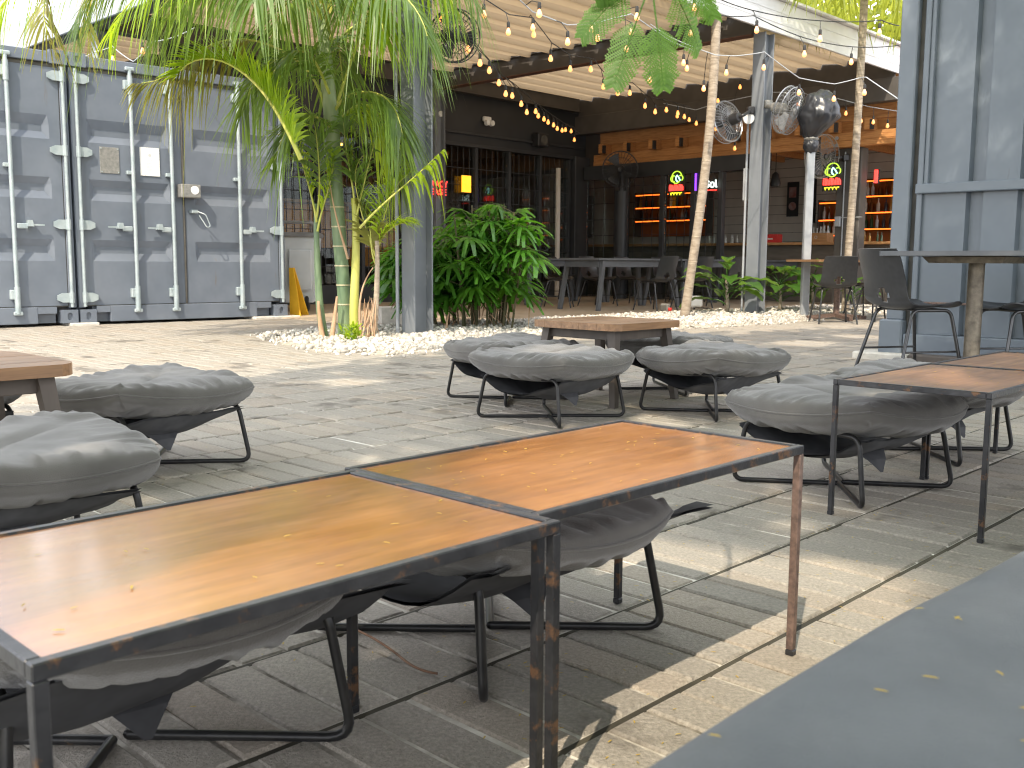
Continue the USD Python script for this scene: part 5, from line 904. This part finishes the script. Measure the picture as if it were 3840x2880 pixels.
sstring('pale string of bulbs looped above the left container', [(160, 128, 12.2), (205, 112, 12.0), (243, 100, 12.0), (288, 133, 11.8), (330, 90, 11.6), (420, 60, 11)], [(243, 121, 12.0), (308, 104, 11.7)], True, .03)

# ------------------------------------------------------------------ bin, floor sign, small things
bi = thing('wheeled_bin', 'tall pale grey bin standing behind the palm stems', 'bin', None, (-3.18, 14.2, .012), 6)
obj('body', MB().hull([(x * s, y * s * .8, z) for x in (-1, 1) for y in (-1, 1) for s, z in ((.36, .12), (.44, 1.02))]), M['bin'], bi); obj('lid', MB().cbox(-.47, -.40, 1.022, .47, .40, 1.09, .02), M['bindark'], bi); obj('handle', MB().tube(fillet([(-.40, -.36, 1.1), (-.40, -.46, 1.22), (.40, -.46, 1.22), (.40, -.36, 1.1)], .05), .022, 8), M['bindark'], bi, smooth=True)
obj('grip', MB().cbox(-.30, -.39, .80, -.08, -.335, .92, .012), M['white'], bi); obj('rib', MB().cbox(.05, -.362, .3, .36, -.345, .85, .012), M['bin'], bi)
for x in (-.28, .28): obj('wheel', MB().lathe([(0, -.03), (.10, -.03), (.12, -.015), (.12, .015), (.10, .03), (0, .03)], (x, -.22, .12), 14, (1, 0, 0)), M['cageblack'], bi, smooth=40)
ws_ = thing('floor_sign', 'folded yellow wet floor sign leaning by the container corner', 'sign', None, ground(634, 684), -12)
obj('front_panel', MB().hull([(-.02 + dx, dy, z) for z, xs, dy0 in ((0, (-.02, .13), -.02), (.62, (-.075, -.015), .10)) for dx in xs for dy in (dy0, dy0 + .018)]), M['yellow'], ws_); obj('back_panel', MB().hull([(-.02 + dx, dy, z) for z, xs, dy0 in ((0, (-.02, .13), .22), (.62, (-.075, -.015), .125)) for dx in xs for dy in (dy0, dy0 + .018)]), M['yellow'], ws_)
sp_ = thing('garden_spotlight', 'small white spotlight among the pebbles behind the slim leaning palm', 'light', None, ground(1500, 668, .03)); obj('housing', MB().cbox(-.11, -.07, .03, .11, .08, .20, .03), M['white'], sp_); obj('cord', MB().tube(bez([(0, 0, .03), (.1, -.1, .03), (.2, -.05, .02), (.15, -.25, .02), (.0, -.3, .02)], 20), .006, 5), M['cable'], sp_, smooth=True); obj('spike', MB().tube([(0, 0, -.05), (0, 0, .03)], .012, 6), M['cableblack' if False else 'cable'], sp_)
sb_ = thing('socket_box', 'grey outdoor socket box with a red plug near the slim leaning palm', 'box', None, ground(1437, 676, .02), -YD); obj('housing', MB().cbox(-.06, -.04, 0, .06, .04, .13, .01), M['plate'], sb_); obj('plug', MB().cbox(.062, -.03, .03, .10, .03, .075, .01), M['red'], sb_); obj('cover', MB().cbox(-.05, -.055, .03, .05, -.041, .11, .006), M['gasket'], sb_)
bk = thing('planter_block', 'grey concrete block in the pebbles behind the palm stems', 'block', None, ground(845, 700), 20); obj('block', MB().cbox(-.14, -.1, 0, .14, .1, .2, .01), M['conc'], bk)
wr_ = thing('copper_wire', 'loose copper coloured wire on the paving under the foreground tables', 'wire', None, (0, 0, 0)); obj('strand', MB().tube(bez([ground(735, 1350, .006), ground(790, 1370, .012), ground(860, 1415, .006), ground(920, 1450, .006), ground(945, 1455, .006)], 24), .0022, 6), M['rust'], wr_, smooth=True)

# ------------------------------------------------------------------ fallen leaflets
lt = MB()
def leaflet(p, s, n=(0, 0, 1.)):
    q = R.uniform(0, 2 * np.pi); d = np.array([math.cos(q), math.sin(q), 0]); S = np.array([-d[1], d[0], 0]); c = R.uniform(.0, .0025)
    rows = [[p + d * s * t + S * w * s * k + (0, 0, c * (1 - abs(t) * 1.2) + .0012 + .0006 * abs(k)) for k in (-.12, 0, .12)] for t, w in ((-.5, .25), (-.25, 1), (.25, 1), (.5, .25))]
    lt.grid(np.array(rows))
for _ in range(900):
    a, b = R.uniform(.2, 6), R.uniform(-5, .2)
    if R.random() < .3: a, b = R.uniform(.9, 2.8), R.uniform(-1.6, -.35)
    leaflet(W(a, b, .001), R.uniform(.006, .011))
for a0, a1, b0, b1, n in ((.29, .88, -1.19, -.82, 24), (.93, 1.57, -1.21, -.85, 40), (2.62, 3.24, -1.24, -.87, 70), (3.29, 3.9, -1.24, -.87, 50)):
    for _ in range(n): leaflet(W(R.uniform(a0, a1), R.uniform(b0, b1), .3822), R.uniform(.007, .012))
for _ in range(120):
    i, j = int(R.integers(2, 30)), int(R.integers(2, 30)); x, y, z = BENCH[1][j, i]; leaflet(W(.2 + y, -.35 + x, z + .001), R.uniform(.008, .0125))
obj('fallen_leaves', lt, M['litter'], smooth=True, label='tiny yellow leaflets fallen on the paving, tables and bench', cat='fallen leaves', kind='stuff')
